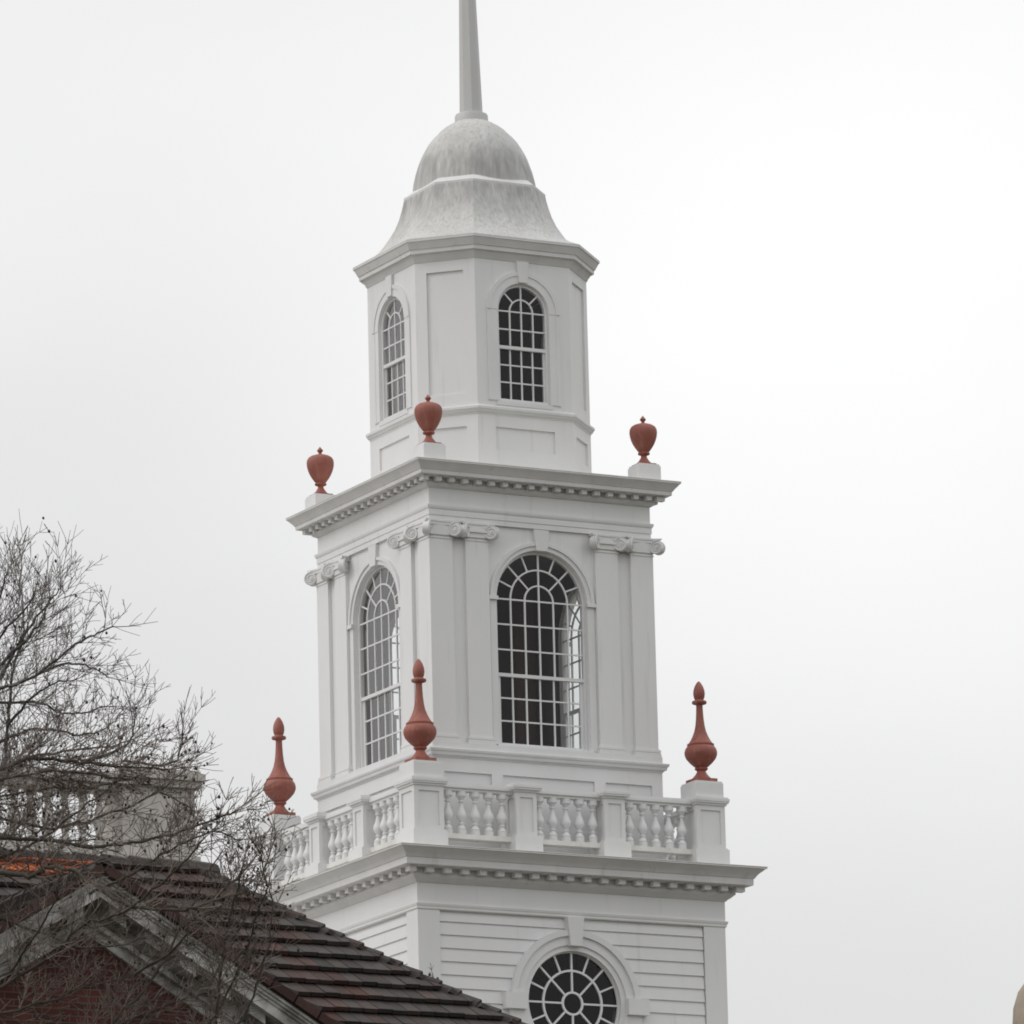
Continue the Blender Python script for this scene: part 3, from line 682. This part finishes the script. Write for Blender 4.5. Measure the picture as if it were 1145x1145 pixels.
# ------------------------------------------------------------------ brick building under the tower with a roof parapet
PY = -14.0                                    # the parapet's line
pr = on_y(226, 866, PY)                       # right end of the parapet's coping
pz1 = pr.z; pz0 = pz1 - 1.45; px1 = pr.x
hall = empty("public_building", ((px1 - 20), 0, 0), "brick building behind the house with a weathered stone balustrade along its roof", "building")
HX, HY, HZ = px1 - 20, 0, 0
def hp(mb, name, mat, **k):
    mb.v = [(x - HX, y - HY, z - HZ) for x, y, z in mb.v]; return mb.build(name, mat, hall, **k)
b = MB(); b.box(px1 - 42, px1 - 0.12, PY + 0.1, 12, 0, pz0 - 0.5); b.box(px1 - 0.119, 16, -3.6, 12, 0, 18.0)
hp(b, "wall", BRICK2, smooth=False)
b = MB(); b.box(px1 - 42.3, px1 + 0.15, PY - 0.25, 12.3, pz0 - 0.5, pz0 - 0.2); b.box(px1 - 42.2, px1 + 0.05, PY - 0.12, 12.2, pz0 - 0.2, pz0)
hp(b, "cornice", STONE, smooth=False)
b = MB(); b.box(px1 + 0.16, 16.3, -3.9, 12.3, 18.0, 18.2)
hp(b, "roof", ROOFDECK, smooth=False)
ex = px1 - 1.30
def parapet_pier(x0, x1):
    b = MB(); b.box(x0, x1, PY - .04, PY + .75, pz0, pz0 + .25); b.box(x0 + .05, x1 - .05, PY + .02, PY + .70, pz0 + .25, pz1 - .22)
    b.box(x0 - .02, x1 + .02, PY - .07, PY + .78, pz1 - .22, pz1 - .12); b.box(x0 - .06, x1 + .06, PY - .12, PY + .83, pz1 - .12, pz1 - .02); b.box(x0 - .01, x1 + .01, PY - .06, PY + .78, pz1 - .02, pz1 + .03)
    return hp(b, "pier", STONE, smooth=False)
parapet_pier(ex, px1 - 0.06)
bl = MB(); bl.lathe([(0.10, 0), (0.10, 0.1), (0.07, 0.13), (0.055, 0.18), (0.09, 0.28), (0.115, 0.36), (0.09, 0.46), (0.055, 0.58), (0.05, 0.66), (0.07, 0.68), (0.07, 0.70), (0.10, 0.73), (0.10, 0.80)], seg=12)
first = None; x = ex
for bay in range(5):
    n = 11; x0 = x - n * 0.265 - 0.04
    b = MB(); b.box(x0, x - .001, PY + .12, PY + .55, pz0, pz0 + .34); hp(b, "bottom_rail", STONE, smooth=False)
    b = MB(); b.box(x0, x - .001, PY + .1, PY + .57, pz1 - .28, pz1 - .2); b.box(x0, x - .062, PY + .02, PY + .64, pz1 - .2, pz1 - .06); hp(b, "coping", STONE, smooth=False)
    for i in range(n):
        lx = x - 0.17 - i * 0.265; loc = (lx - HX, PY + .33 - HY, pz0 + .34 - HZ)
        if first is None:
            first = bl.build("baluster", STONE, hall, loc=loc); first.scale = (0.82, 0.82, (pz1 - .28 - pz0 - .34) / 0.80)
        else: copy_part(first, hall, loc=loc)
    parapet_pier(x0 - 0.7, x0 - .002); x = x0 - 0.7

# ------------------------------------------------------------------ brick house in front: hipped tile roof with a cross gable
random.seed(4)
RP = 0.765; GP = 0.585                         # roof pitches (rise per run)
K = at(210, 972, 84.0)                         # right end of the ridge
RX, RY, RZ = K
RUN = 6.2; EZ = RZ - RUN * RP                  # eaves
GY = RY - 5.0                                  # front edge of the gable's roof
GA = on_y(116, 972, GY); GX, GZ = GA.x, GA.z   # top of the gable's verge
house = empty("brick_house", (RX - 10, RY, 0), "dark red brick house with brown tile roof and white gable cornice, below the tower", "house")
OX, OY = RX - 10, RY
def hs(mb, name, mat, parent=None, **k):
    mb.v = [(x - OX, y - OY, z) for x, y, z in mb.v]; return mb.build(name, mat, parent or house, **k)

def tone(orange=0.0):
    if random.random() < orange:
        s_ = random.uniform(0.7, 1.2); return (0.44 * s_, 0.105 * s_, 0.03 * s_)
    s_ = random.uniform(0.80, 1.20); q = random.random()
    c = (0.068, 0.060, 0.057) if q < 0.80 else ((0.062, 0.057, 0.055) if q < 0.90 else (0.074, 0.056, 0.050))
    return tuple(x * s_ for x in c)
def tiled(mb, P0, eu, ev, lo, hi, length, expo=0.33, wd=0.185, th=0.052, orange=None):
    """courses of tiles up a slope; lo(v), hi(v) bound each course along eu"""
    nrm = eu.cross(ev).normalized(); rows = int(length / expo) + 1
    for r_ in range(rows):
        v0 = r_ * expo; v1 = min(v0 + expo + 0.07, length)
        if v1 <= v0: continue
        vm = min(v0 + expo / 2, length); a, b_ = lo(vm), hi(vm)
        if b_ - a < 0.05: continue
        x = a - random.random() * wd
        while x < b_:
            x0, x1 = max(x, a), min(x + wd - 0.012, b_)
            x += wd
            if x1 - x0 < 0.03: continue
            j = random.uniform(-.006, .006); jv = random.uniform(-.008, .008)
            p = [P0 + eu * x0 + ev * (v0 + jv), P0 + eu * x1 + ev * (v0 + jv), P0 + eu * x1 + ev * v1, P0 + eu * x0 + ev * v1]
            hb, ht = th * 2.35 + j, th * 0.7 + j * .3
            T_ = [p[0] + nrm * hb, p[1] + nrm * hb, p[2] + nrm * ht, p[3] + nrm * ht]
            B_ = [p[0] + nrm * (hb - th), p[1] + nrm * (hb - th), p[2] + nrm * (ht - th), p[3] + nrm * (ht - th)]
            c = tone(orange(x0, vm) if orange else 0.0)
            if orange and x0 < 0.9 and vm > SLEN * .45 and c[0] < .15 and random.random() < .6: k_ = random.uniform(.3, 1); c = (c[0] * (1 + .2 * k_), c[1] * (1 - .24 * k_), c[2] * (1 - .33 * k_))      # rustier tiles near the ridge's end
            mb.add(T_ + B_, [(0, 1, 2, 3), (7, 6, 5, 4), (0, 4, 5, 1), (1, 5, 6, 2), (2, 6, 7, 3), (3, 7, 4, 0)], c)
def hip_tiles(mb, A, B, wd, length, orange=None):
    d_ = (B - A); n = int(d_.length / length); e = d_.normalized(); s_ = e.cross(Vector((0, 0, 1))).normalized(); nn = s_.cross(e).normalized()
    for i in range(n + 1):
        c0 = A + e * (i * length); ln_ = length * 1.12; lift = 0.035
        prof_ = [(-1, -.085), (-.6, .0), (0, .035), (.6, .0), (1, -.085)]
        V_ = []
        for q, up_ in ((0, 0.055 + lift), (ln_, 0.055)):
            for sx_, h_ in prof_: V_.append(c0 + e * q + s_ * sx_ * wd + nn * (h_ + up_))
        for q, up_ in ((0, 0.02 + lift), (ln_, 0.02)):
            for sx_, h_ in prof_: V_.append(c0 + e * q + s_ * sx_ * wd * .93 + nn * (h_ + up_))
        F_ = [(k, k + 1, k + 6, k + 5) for k in range(4)] + [(k + 10, k + 15, k + 16, k + 11) for k in range(4)] + [(k, k + 10, k + 11, k + 1) for k in range(4)] + [(k + 5, k + 6, k + 16, k + 15) for k in range(4)] + [(0, 5, 15, 10), (4, 14, 19, 9)]
        mb.add(V_, F_, tone(orange(i) if orange else 0))
LW = 22.0                                      # ridge length
ridgeL = RX - LW
sl = sqrt(1 + RP * RP); SLEN = RUN * sl
roof = MB()
ux = Vector((1, 0, 0))
evf = Vector((0, 1, RP)) / sl
tiled(roof, Vector((RX, RY - RUN, EZ)), ux, evf, lambda v: -LW - RUN + v / sl, lambda v: RUN - v / sl, SLEN,
      orange=lambda x, v: 1.0 if (v > SLEN - 0.70 and x < -1.25 and x > -7) else (0.045 if v > SLEN - 1.0 and x > -2.5 else 0.0))
evb = Vector((0, -1, RP)) / sl
tiled(roof, Vector((RX, RY + RUN, EZ)), -ux, evb, lambda v: -RUN + v / sl, lambda v: LW + RUN - v / sl, SLEN, expo=0.5, wd=0.4)
eve = Vector((-1, 0, RP)) / sl
tiled(roof, Vector((RX + RUN, RY, EZ)), Vector((0, 1, 0)), eve, lambda v: -RUN + v / sl, lambda v: RUN - v / sl, SLEN)
evw = Vector((1, 0, RP)) / sl
tiled(roof, Vector((ridgeL - RUN, RY, EZ)), Vector((0, -1, 0)), evw, lambda v: -RUN + v / sl, lambda v: RUN - v / sl, SLEN, expo=0.5, wd=0.4)
ro = hs(roof, "roof", TILE, smooth=False)
# solid deck under the tiles
dk = MB(); e_ = 0.02
A1, B1 = Vector((ridgeL, RY, RZ - e_)), Vector((RX, RY, RZ - e_))
c4 = [Vector((ridgeL - RUN, RY - RUN, EZ - e_)), Vector((RX + RUN, RY - RUN, EZ - e_)), Vector((RX + RUN, RY + RUN, EZ - e_)), Vector((ridgeL - RUN, RY + RUN, EZ - e_))]
dk.add([A1, B1] + c4, [(2, 3, 1, 0), (3, 4, 1), (4, 5, 0, 1), (5, 2, 0), (2, 5, 4, 3)])
hs(dk, "roof_boarding", DARKWOOD, ro, smooth=False)
for o in (ro.children): o.location = (0, 0, 0)
for A_, s1, s2 in ((Vector((RX, RY, RZ)), 1, -1), (Vector((RX, RY, RZ)), 1, 1), (Vector((ridgeL, RY, RZ)), -1, -1), (Vector((ridgeL, RY, RZ)), -1, 1)):
    hip = MB(); hip_tiles(hip, A_ + Vector((s1 * RUN, s2 * RUN, -RUN * RP)), A_, 0.115, 0.27, lambda i: 0.0)
    hs(hip, "hip_tiles", TILE, ro, smooth=False)
rg = MB(); hip_tiles(rg, Vector((ridgeL, RY, RZ)), Vector((RX, RY, RZ)), 0.14, 0.36, lambda i: 1.0 if 40 < i < 54 else 0.0)
hs(rg, "ridge_tiles", TILE, ro, smooth=False)

# brick walls
GHW = 5.4; wy = GY + 0.62                      # gable wall sits behind the overhanging verge
wl = MB()
wl.box(ridgeL - RUN + .5, RX + RUN - .5, RY - RUN + .5, RY + RUN - .5, 0, EZ - .15)
gz_w = GZ - 0.58                               # brick apex under the soffit
wl.prism([(GX - GHW + .3, 0), (GX + GHW - .3, 0), (GX + GHW - .3, gz_w - (GHW - .3) * GP), (GX, gz_w), (GX - GHW + .3, gz_w - (GHW - .3) * GP)], wy, RY - 0.6)
hs(wl, "wall", BRICK, smooth=False)
# gable roof: two thin tiled slopes
gs = sqrt(1 + GP * GP); gr = MB(); GL = (GHW + .6) * gs
yb = RY - 0.4
for s_ in (1, -1):
    ev = Vector((-s_, 0, GP)) / gs; eu = Vector((0, s_, 0))
    P0 = Vector((GX + s_ * (GHW + .6), GY, GZ - (GHW + .6) * GP))
    if s_ == 1: tiled(gr, P0, eu, ev, lambda v: 0.0, lambda v: yb - GY, GL)
    else: tiled(gr, P0, eu, ev, lambda v: -(yb - GY), lambda v: 0.0, GL)
    # verge tiles folded over the edge
    nrm = eu.cross(ev).normalized(); nv = int(GL / 0.33)
    for i in range(nv):
        c0 = P0 + ev * (i * 0.33 + .17)
        c0 = c0 + nrm * 0.03
        t_ = tone(0.0); t_ = (t_[0] * .95, t_[1] * .60, t_[2] * .55)
        gr.obox(c0 + Vector((0, -0.02, 0)) - nrm * .015, ev * .172, Vector((0, 0.022, 0)), nrm * 0.05, t_)
gro = hs(gr, "gable_roof", TILE, smooth=False)
gri = MB(); hip_tiles(gri, Vector((GX, GY - .02, GZ + .0)), Vector((GX, yb, GZ + .0)), 0.13, 0.33)
hs(gri, "ridge_tiles", TILE, gro, smooth=False)
gd = MB()
gd.prism([(GX - GHW - .6, GZ - (GHW + .6) * GP - .005), (GX, GZ - .005), (GX + GHW + .6, GZ - (GHW + .6) * GP - .005), (GX + GHW + .6, GZ - (GHW + .6) * GP - .06), (GX, GZ - .06), (GX - GHW - .6, GZ - (GHW + .6) * GP - .06)], GY + .01, yb)
hs(gd, "roof_boarding", DARKWOOD, gro, smooth=False)
# raking cornice: fascia with a crown moulding, soffit with blocks, bed moulding
rc = MB()
def rake(top, bot, y0, y1, half=GHW + .55):
    rc.prism([(GX - half, GZ - top - half * GP), (GX, GZ - top), (GX + half, GZ - top - half * GP), (GX + half, GZ - bot - half * GP), (GX, GZ - bot), (GX - half, GZ - bot - half * GP)], y0, y1)
rake(.055, .095, GY + .015, GY + .30); rake(.095, .13, GY + .045, GY + .30); rake(.13, .165, GY + .075, GY + .30); rake(.165, .29, GY + .10, GY + .30); rake(.24, .285, GY + .301, wy + .02)
rake(.285, .44, wy - .10, wy + .02); rake(.44, .50, wy - .16, wy + .02); rake(.50, .61, wy - .06, wy + .02)
rco = hs(rc, "raking_cornice", OLDWHITE, smooth=False)
for s_ in (-1, 1):
    for i in range(13):
        d_ = 0.26 + i * 0.42
        mb = MB(); dx = 0.095
        z_a = GZ - .288 - (d_ - dx) * GP; z_b = GZ - .288 - (d_ + dx) * GP
        mb.prism([(GX + s_ * (d_ - dx), z_a), (GX + s_ * (d_ + dx), z_b), (GX + s_ * (d_ + dx), z_b - .11), (GX + s_ * (d_ - dx), z_a - .11)], GY + .20, wy - .10)
        o = hs(mb, "cornice_block", OLDWHITE, rco, smooth=False)
# gutter and eaves board along the front
ev_ = MB(); ev_.box(ridgeL - RUN, RX + RUN, RY - RUN + .02, RY - RUN + .5, EZ - .30, EZ - .03)
hs(ev_, "eaves_board", OLDWHITE, smooth=False)

# ------------------------------------------------------------------ buff stone finial on a pier at the right edge
SP = at(1183, 1140, 30.0)
pier = empty("stone_pier", (SP.x, SP.y, 0), "buff stone finial with a rounded shoulder, cut off by the right edge", "stone finial")
q = MB(); q.box(-.35, .35, -.35, .35, 0, SP.z - .75); q.box(-.42, .42, -.42, .42, SP.z - .75, SP.z - .60)
q.build("shaft", BRICK2, pier, smooth=False)
q = MB(); q.lathe([(0.16, -.60), (0.16, -.52), (0.09, -.45), (0.075, -.38), (0.10, -.34), (0.165, -.24), (0.19, -.12), (0.194, -.02), (0.188, .05), (0.165, .12), (0.135, .16), (0.10, .19), (0.06, .22), (0.04, .24), (0.045, .27), (0.01, .31)], seg=28, z0=SP.z)
q.build("urn", CREAM, pier)

# ------------------------------------------------------------------ bare trees
def smooth_path(pts, n=6):
    P = [pts[0]] + list(pts) + [pts[-1]]; out = []
    for i in range(1, len(P) - 2):
        p0, p1, p2, p3 = P[i - 1], P[i], P[i + 1], P[i + 2]
        for k in range(n):
            t = k / n
            out.append(0.5 * ((2 * p1) + (p2 - p0) * t + (2 * p0 - 5 * p1 + 4 * p2 - p3) * t * t + (3 * p1 - p0 - 3 * p2 + p3) * t ** 3))
    out.append(pts[-1]); return out
def rnd(): return Vector((random.gauss(0, 1), random.gauss(0, 1), random.gauss(0, 1)))
class Tree:
    def __init__(s, min_r, gap): s.br = MB(); s.tw = MB(); s.be = MB(); s.min_r = min_r; s.gap = gap; s.tips = []
    def grow(s, p, d, length, r, level, lift):
        n = max(3, int(length / 0.085)); st = length / n; pts = [p.copy()]; d = d.normalized(); q = p.copy(); bend = rnd() * 0.05
        for i in range(n):
            d = (d + rnd() * 0.07 + bend + Vector((0, 0, lift)) * 0.10).normalized(); q = q + d * st; pts.append(q.copy())
        r1 = max(s.min_r * .8, r * 0.4); rad = [r + (r1 - r) * i / n for i in range(n + 1)]
        (s.br if r > 0.010 else s.tw).tube(pts, rad, 5 if r > 0.008 else 3)
        s.tips.append((pts, level))
        if level > 0:
            k = max(2, int(length / s.gap * random.uniform(.7, 1.2))); side = random.random() * 6
            for j in range(k):
                t = 0.10 + 0.88 * (j + random.random()) / k; idx = min(n - 1, int(t * n))
                tg = (pts[idx + 1] - pts[idx]).normalized(); side += 2.4
                o1 = tg.orthogonal().normalized(); o2 = tg.cross(o1)
                nd = (tg * 0.85 + (o1 * cos(side) + o2 * sin(side)) * 0.65 + Vector((0, 0, 0.25 * lift))).normalized()
                s.grow(pts[idx], nd, length * random.uniform(0.32, 0.75) * (1.15 - 0.6 * t), max(s.min_r, rad[idx] * 0.55), level - 1, lift + random.uniform(-.35, .25))
    def limb(s, pts, r0, r1, level, clen, lift=0.6, step=0.2, start=0.15):
        P = smooth_path(pts, 5); P = [P[0]] + [p + rnd() * 0.006 for p in P[1:]]; n = len(P) - 1; r0 *= .8; r1 *= .8; rad = [r0 + (r1 - r0) * (i / n) ** 0.8 for i in range(n + 1)]
        s.br.tube(P, rad, 7); s.tips.append((P[-4:], 1))
        tot = sum((P[i + 1] - P[i]).length for i in range(n)); k = int(tot / step); side = random.random() * 6
        for j in range(k):
            t = start + (1 - start) * (j + random.random()) / k; idx = min(n - 1, int(t * n)); tg = (P[idx + 1] - P[idx]).normalized(); side += 2.4
            o1 = tg.orthogonal().normalized(); o2 = tg.cross(o1)
            nd = (tg * 0.8 + (o1 * cos(side) + o2 * sin(side)) * 0.7 + Vector((0, 0, 0.40 * lift))).normalized()
            s.grow(P[idx], nd, clen * random.uniform(0.5, 1.25) * (1.1 - 0.45 * t), max(s.min_r, min(.0065, rad[idx] * 0.40)), level, lift + random.uniform(-.5, .3))
        s.grow(P[-1], P[-1] - P[-2], clen * .7, max(s.min_r, r1 * .9), 1, lift)
    def berries(s, prob, size):
        for pts, lv in s.tips:
            if lv > 1: continue
            for p in pts[len(pts) // 2:]:
                if random.random() < prob:
                    r = size * random.uniform(0.7, 1.25); c = p + rnd() * 0.012 + Vector((0, 0, -r))
                    V = [c + Vector(v) * r for v in ((0, 0, 1.1), (.8, 0, .35), (0, .8, .35), (-.8, 0, .35), (0, -.8, .35), (.8, .1, -.5), (-.1, .8, -.5), (-.8, -.1, -.5), (.1, -.8, -.5), (0, 0, -1))]
                    F = [(0, 1, 2), (0, 2, 3), (0, 3, 4), (0, 4, 1), (1, 5, 6, 2), (2, 6, 7, 3), (3, 7, 8, 4), (4, 8, 5, 1), (9, 6, 5), (9, 7, 6), (9, 8, 7), (9, 5, 8)]
                    s.be.add(V, F)
    def finish(s, root, trunk, mat, twig, berry=None):
        ox, oy, oz = root.location
        for mb in (s.br, s.tw, s.be, trunk): mb.v = [(x - ox, y - oy, z - oz) for x, y, z in mb.v]
        print(root.name, len(s.br.f), len(s.tw.f), len(s.be.f) // 12)
        trunk.build("trunk", mat, root, angle=60); s.br.build("limbs", mat, root, angle=60)
        if s.tw.v: s.tw.build("twigs", twig, root, angle=80)
        if berry and s.be.v:
            o = s.be.build("berries", berry, root, smooth=True, angle=80); o['kind'] = 'stuff'

def path(depth, *pts, dd=0.0):
    n = len(pts); return [at(x, y, depth + dd * i / max(1, n - 1)) for i, (x, y) in enumerate(pts)]

# the berry tree, low and near
random.seed(11)
D = 42.0; t = Tree(0.0022, 0.043)
foot = at(-230, 1700, D); foot.z = 0.0
top = at(-170, 960, D)
trunk_pts = smooth_path([foot, foot + Vector((0.05, 0.1, 2.0)), foot.lerp(top, .6) + Vector((.1, 0, 0)), top])
trunk = MB(); trunk.tube(trunk_pts, [0.17 - 0.10 * i / (len(trunk_pts) - 1) for i in range(len(trunk_pts))], 12)
for dd, r0, r1, lv, cl, lf, stp, pts in [
    (0.4, .024, .007, 2, .50, .6, .10, [(-170, 960), (-90, 900), (0, 861), (38, 848), (90, 853), (140, 858), (190, 862)]),
    (-.3, .020, .007, 2, .45, .6, .11, [(-170, 960), (-80, 945), (0, 937), (47, 940), (113, 946), (170, 938), (225, 922), (262, 905)]),
    (-.8, .026, .010, 1, .36, .3, .10, [(-170, 970), (-80, 985), (0, 976), (31, 979), (52, 971), (79, 973), (100, 986), (136, 1009), (189, 1018), (225, 1014)]),
    (.8, .016, .005, 2, .42, .4, .12, [(-120, 985), (-40, 980), (0, 958), (26, 950), (45, 938), (90, 905), (128, 875), (150, 840)]),
    (-1.2, .018, .006, 1, .38, .6, .10, [(-150, 1040), (-40, 1110), (52, 1072), (86, 1039), (126, 1024), (160, 1006), (205, 965), (225, 940)]),
    (.2, .016, .006, 2, .45, .5, .11, [(-140, 930), (-60, 900), (40, 925), (110, 915), (170, 890), (205, 862)]),
    (-.5, .018, .006, 2, .40, .6, .12, [(-120, 1190), (60, 1200), (180, 1180), (235, 1145), (247, 1090), (254, 1045), (264, 1000), (272, 965)]),
    (.5, .014, .005, 1, .40, .7, .10, [(60, 1200), (140, 1130), (180, 1080), (200, 1040), (222, 1000), (246, 955)]),
    (.0, .012, .0045, 1, .36, .5, .11, [(180, 1180), (262, 1150), (290, 1090), (305, 1030), (300, 985)]),
    (-.9, .014, .005, 1, .40, .6, .10, [(-100, 1120), (0, 1090), (30, 1060), (60, 1010), (66, 985)]),
    (.6, .014, .005, 2, .40, .5, .11, [(-100, 1140), (20, 1130), (90, 1105), (150, 1090), (200, 1060)]),
    (.3, .014, .005, 2, .42, .5, .11, [(-100, 1000), (-20, 1020), (40, 1040), (100, 1060), (160, 1050)]),
    (.9, .013, .005, 2, .42, .4, .11, [(60, 1200), (110, 1160), (170, 1130), (230, 1110), (280, 1090)]),
    (.7, .013, .005, 2, .42, .4, .11, [(-120, 960), (-40, 905), (30, 885), (100, 880), (150, 870)]),
    (-.2, .013, .005, 2, .40, .3, .11, [(100, 1000), (150, 975), (200, 945), (240, 930), (270, 940)]),
    (.1, .012, .005, 2, .36, .3, .11, [(200, 1040), (235, 1010), (262, 985), (280, 965), (292, 950)]),
    (-.4, .012, .005, 2, .36, .2, .10, [(150, 1090), (195, 1060), (225, 1030), (250, 1010), (268, 1000)]),
    (.2, .010, .004, 2, .34, .5, .10, [(230, 1110), (262, 1050), (285, 1000), (300, 960), (308, 925)]),
    (-.6, .010, .004, 2, .34, .5, .10, [(235, 1145), (268, 1080), (288, 1020), (298, 985), (285, 940)]),
    (.5, .012, .005, 2, .38, .3, .11, [(-60, 880), (20, 868), (70, 862), (120, 868), (170, 880), (215, 905)]),
]:
    t.limb(path(D, *pts, dd=dd), r0, r1, lv, cl, lf, step=stp * .80)
low = smooth_path([foot + Vector((0.05, 0.1, 3.6)), at(-120, 1190, D - .1)]); t.br.tube(low, [0.05 - .025 * i / (len(low) - 1) for i in range(len(low))], 8)
t.berries(0.040, 0.0105)
root = empty("berry_tree", foot, "bare winter tree with dark dried berries in front of the brick gable", "tree")
t.finish(root, trunk, BARK, TWIG, BERRY)

# the taller grey tree behind it
random.seed(23)
D = 52.0; t = Tree(0.0024, 0.062)
foot = at(-120, 1900, D); foot.z = 0.0
top = at(-70, 900, D)
trunk_pts = smooth_path([foot, foot.lerp(top, .4) + Vector((.15, 0, 0)), top])
trunk = MB(); trunk.tube(trunk_pts, [0.20 - 0.11 * i / (len(trunk_pts) - 1) for i in range(len(trunk_pts))], 12)
for dd, r0, r1, lv, cl, lf, pts in [
    (.5, .028, .006, 2, .70, .8, [(-70, 900), (-15, 880), (3, 870), (8, 812), (14, 760), (26, 705), (22, 660)]),
    (-.6, .022, .006, 2, .46, .8, [(-70, 880), (-40, 800), (0, 772), (40, 755), (80, 724), (106, 710), (128, 700)]),
    (.8, .020, .006, 2, .55, .2, [(-60, 850), (-20, 800), (0, 787), (45, 786), (70, 797), (95, 796), (120, 790)]),
    (-.3, .024, .006, 2, .65, .9, [(-70, 860), (-50, 760), (-20, 710), (0, 665), (8, 640)]),
    (.4, .018, .005, 2, .60, .9, [(0, 760), (20, 720), (42, 690), (60, 668), (68, 655)]),
    (-.4, .018, .005, 2, .55, .9, [(-60, 780), (-20, 740), (10, 700), (30, 680), (40, 660)]),
    (.2, .022, .006, 2, .60, .8, [(-60, 820), (0, 745), (30, 715), (48, 690), (55, 670)]),
    (.9, .018, .005, 2, .50, .3, [(-60, 880), (0, 830), (50, 815), (90, 822), (115, 815), (135, 800)]),
    (-.9, .018, .005, 2, .50, .5, [(-60, 890), (20, 850), (70, 840), (120, 835), (150, 825)]),
    (.3, .022, .006, 2, .60, .9, [(-65, 900), (-100, 800), (-110, 720), (-90, 670)]),
    (.6, .016, .005, 2, .55, .2, [(40, 755), (75, 742), (100, 745), (122, 758)]),
    (-.5, .016, .005, 2, .55, .7, [(8, 812), (35, 780), (60, 765), (88, 760)]),
    (.1, .016, .005, 2, .50, .9, [(90, 852), (140, 835), (150, 810), (152, 790)]),
    (-.2, .014, .005, 2, .45, .9, [(140, 850), (190, 855), (203, 835), (205, 815)]),
]:
    t.limb(path(D, *pts, dd=dd), r0, r1, lv, cl * 1.0, lf, step=0.125)
t.berries(0.012, 0.0120)
root = empty("bare_tree", foot, "taller bare grey tree whose fine twigs fan up into the sky at the left", "tree")
t.finish(root, trunk, BARKGREY, TWIGGREY, BERRY)

# a slender tree behind the house, only its tip clears the hip
random.seed(5)
D = 98.0; t = Tree(0.005, 0.12)
tip = at(484, 1090, D); foot = Vector((tip.x, tip.y, 0))
tp = smooth_path([foot, Vector((tip.x + .2, tip.y, tip.z * .6)), tip + Vector((0, 0, -1.2))])
trunk = MB(); trunk.tube(tp, [0.16 - 0.12 * i / (len(tp) - 1) for i in range(len(tp))], 10)
for k in range(7):
    a = k * 0.9; z0 = tip.z - 5.5 + k * 0.6
    p = Vector((tip.x + .15, tip.y, z0)); e = Vector((cos(a), sin(a), 0))
    t.limb([p, p + e * .6 + Vector((0, 0, .6)), p + e * (1.1 - k * .1) + Vector((0, 0, 1.4 - k * .12))], .04, .01, 1, .5, .8, step=.3)
t.limb([tip + Vector((0, 0, -1.2)), tip + Vector((.05, 0, -.5)), tip + Vector((0.0, 0, 0.02))], .02, .008, 1, .22, .9, step=.14)
t.berries(0.12, 0.03)
root = empty("slender_tree", foot, "slender bare tree whose tip shows above the roof's hip tiles, before the tower", "tree")
t.finish(root, trunk, BARKGREY, TWIGGREY, BERRY)
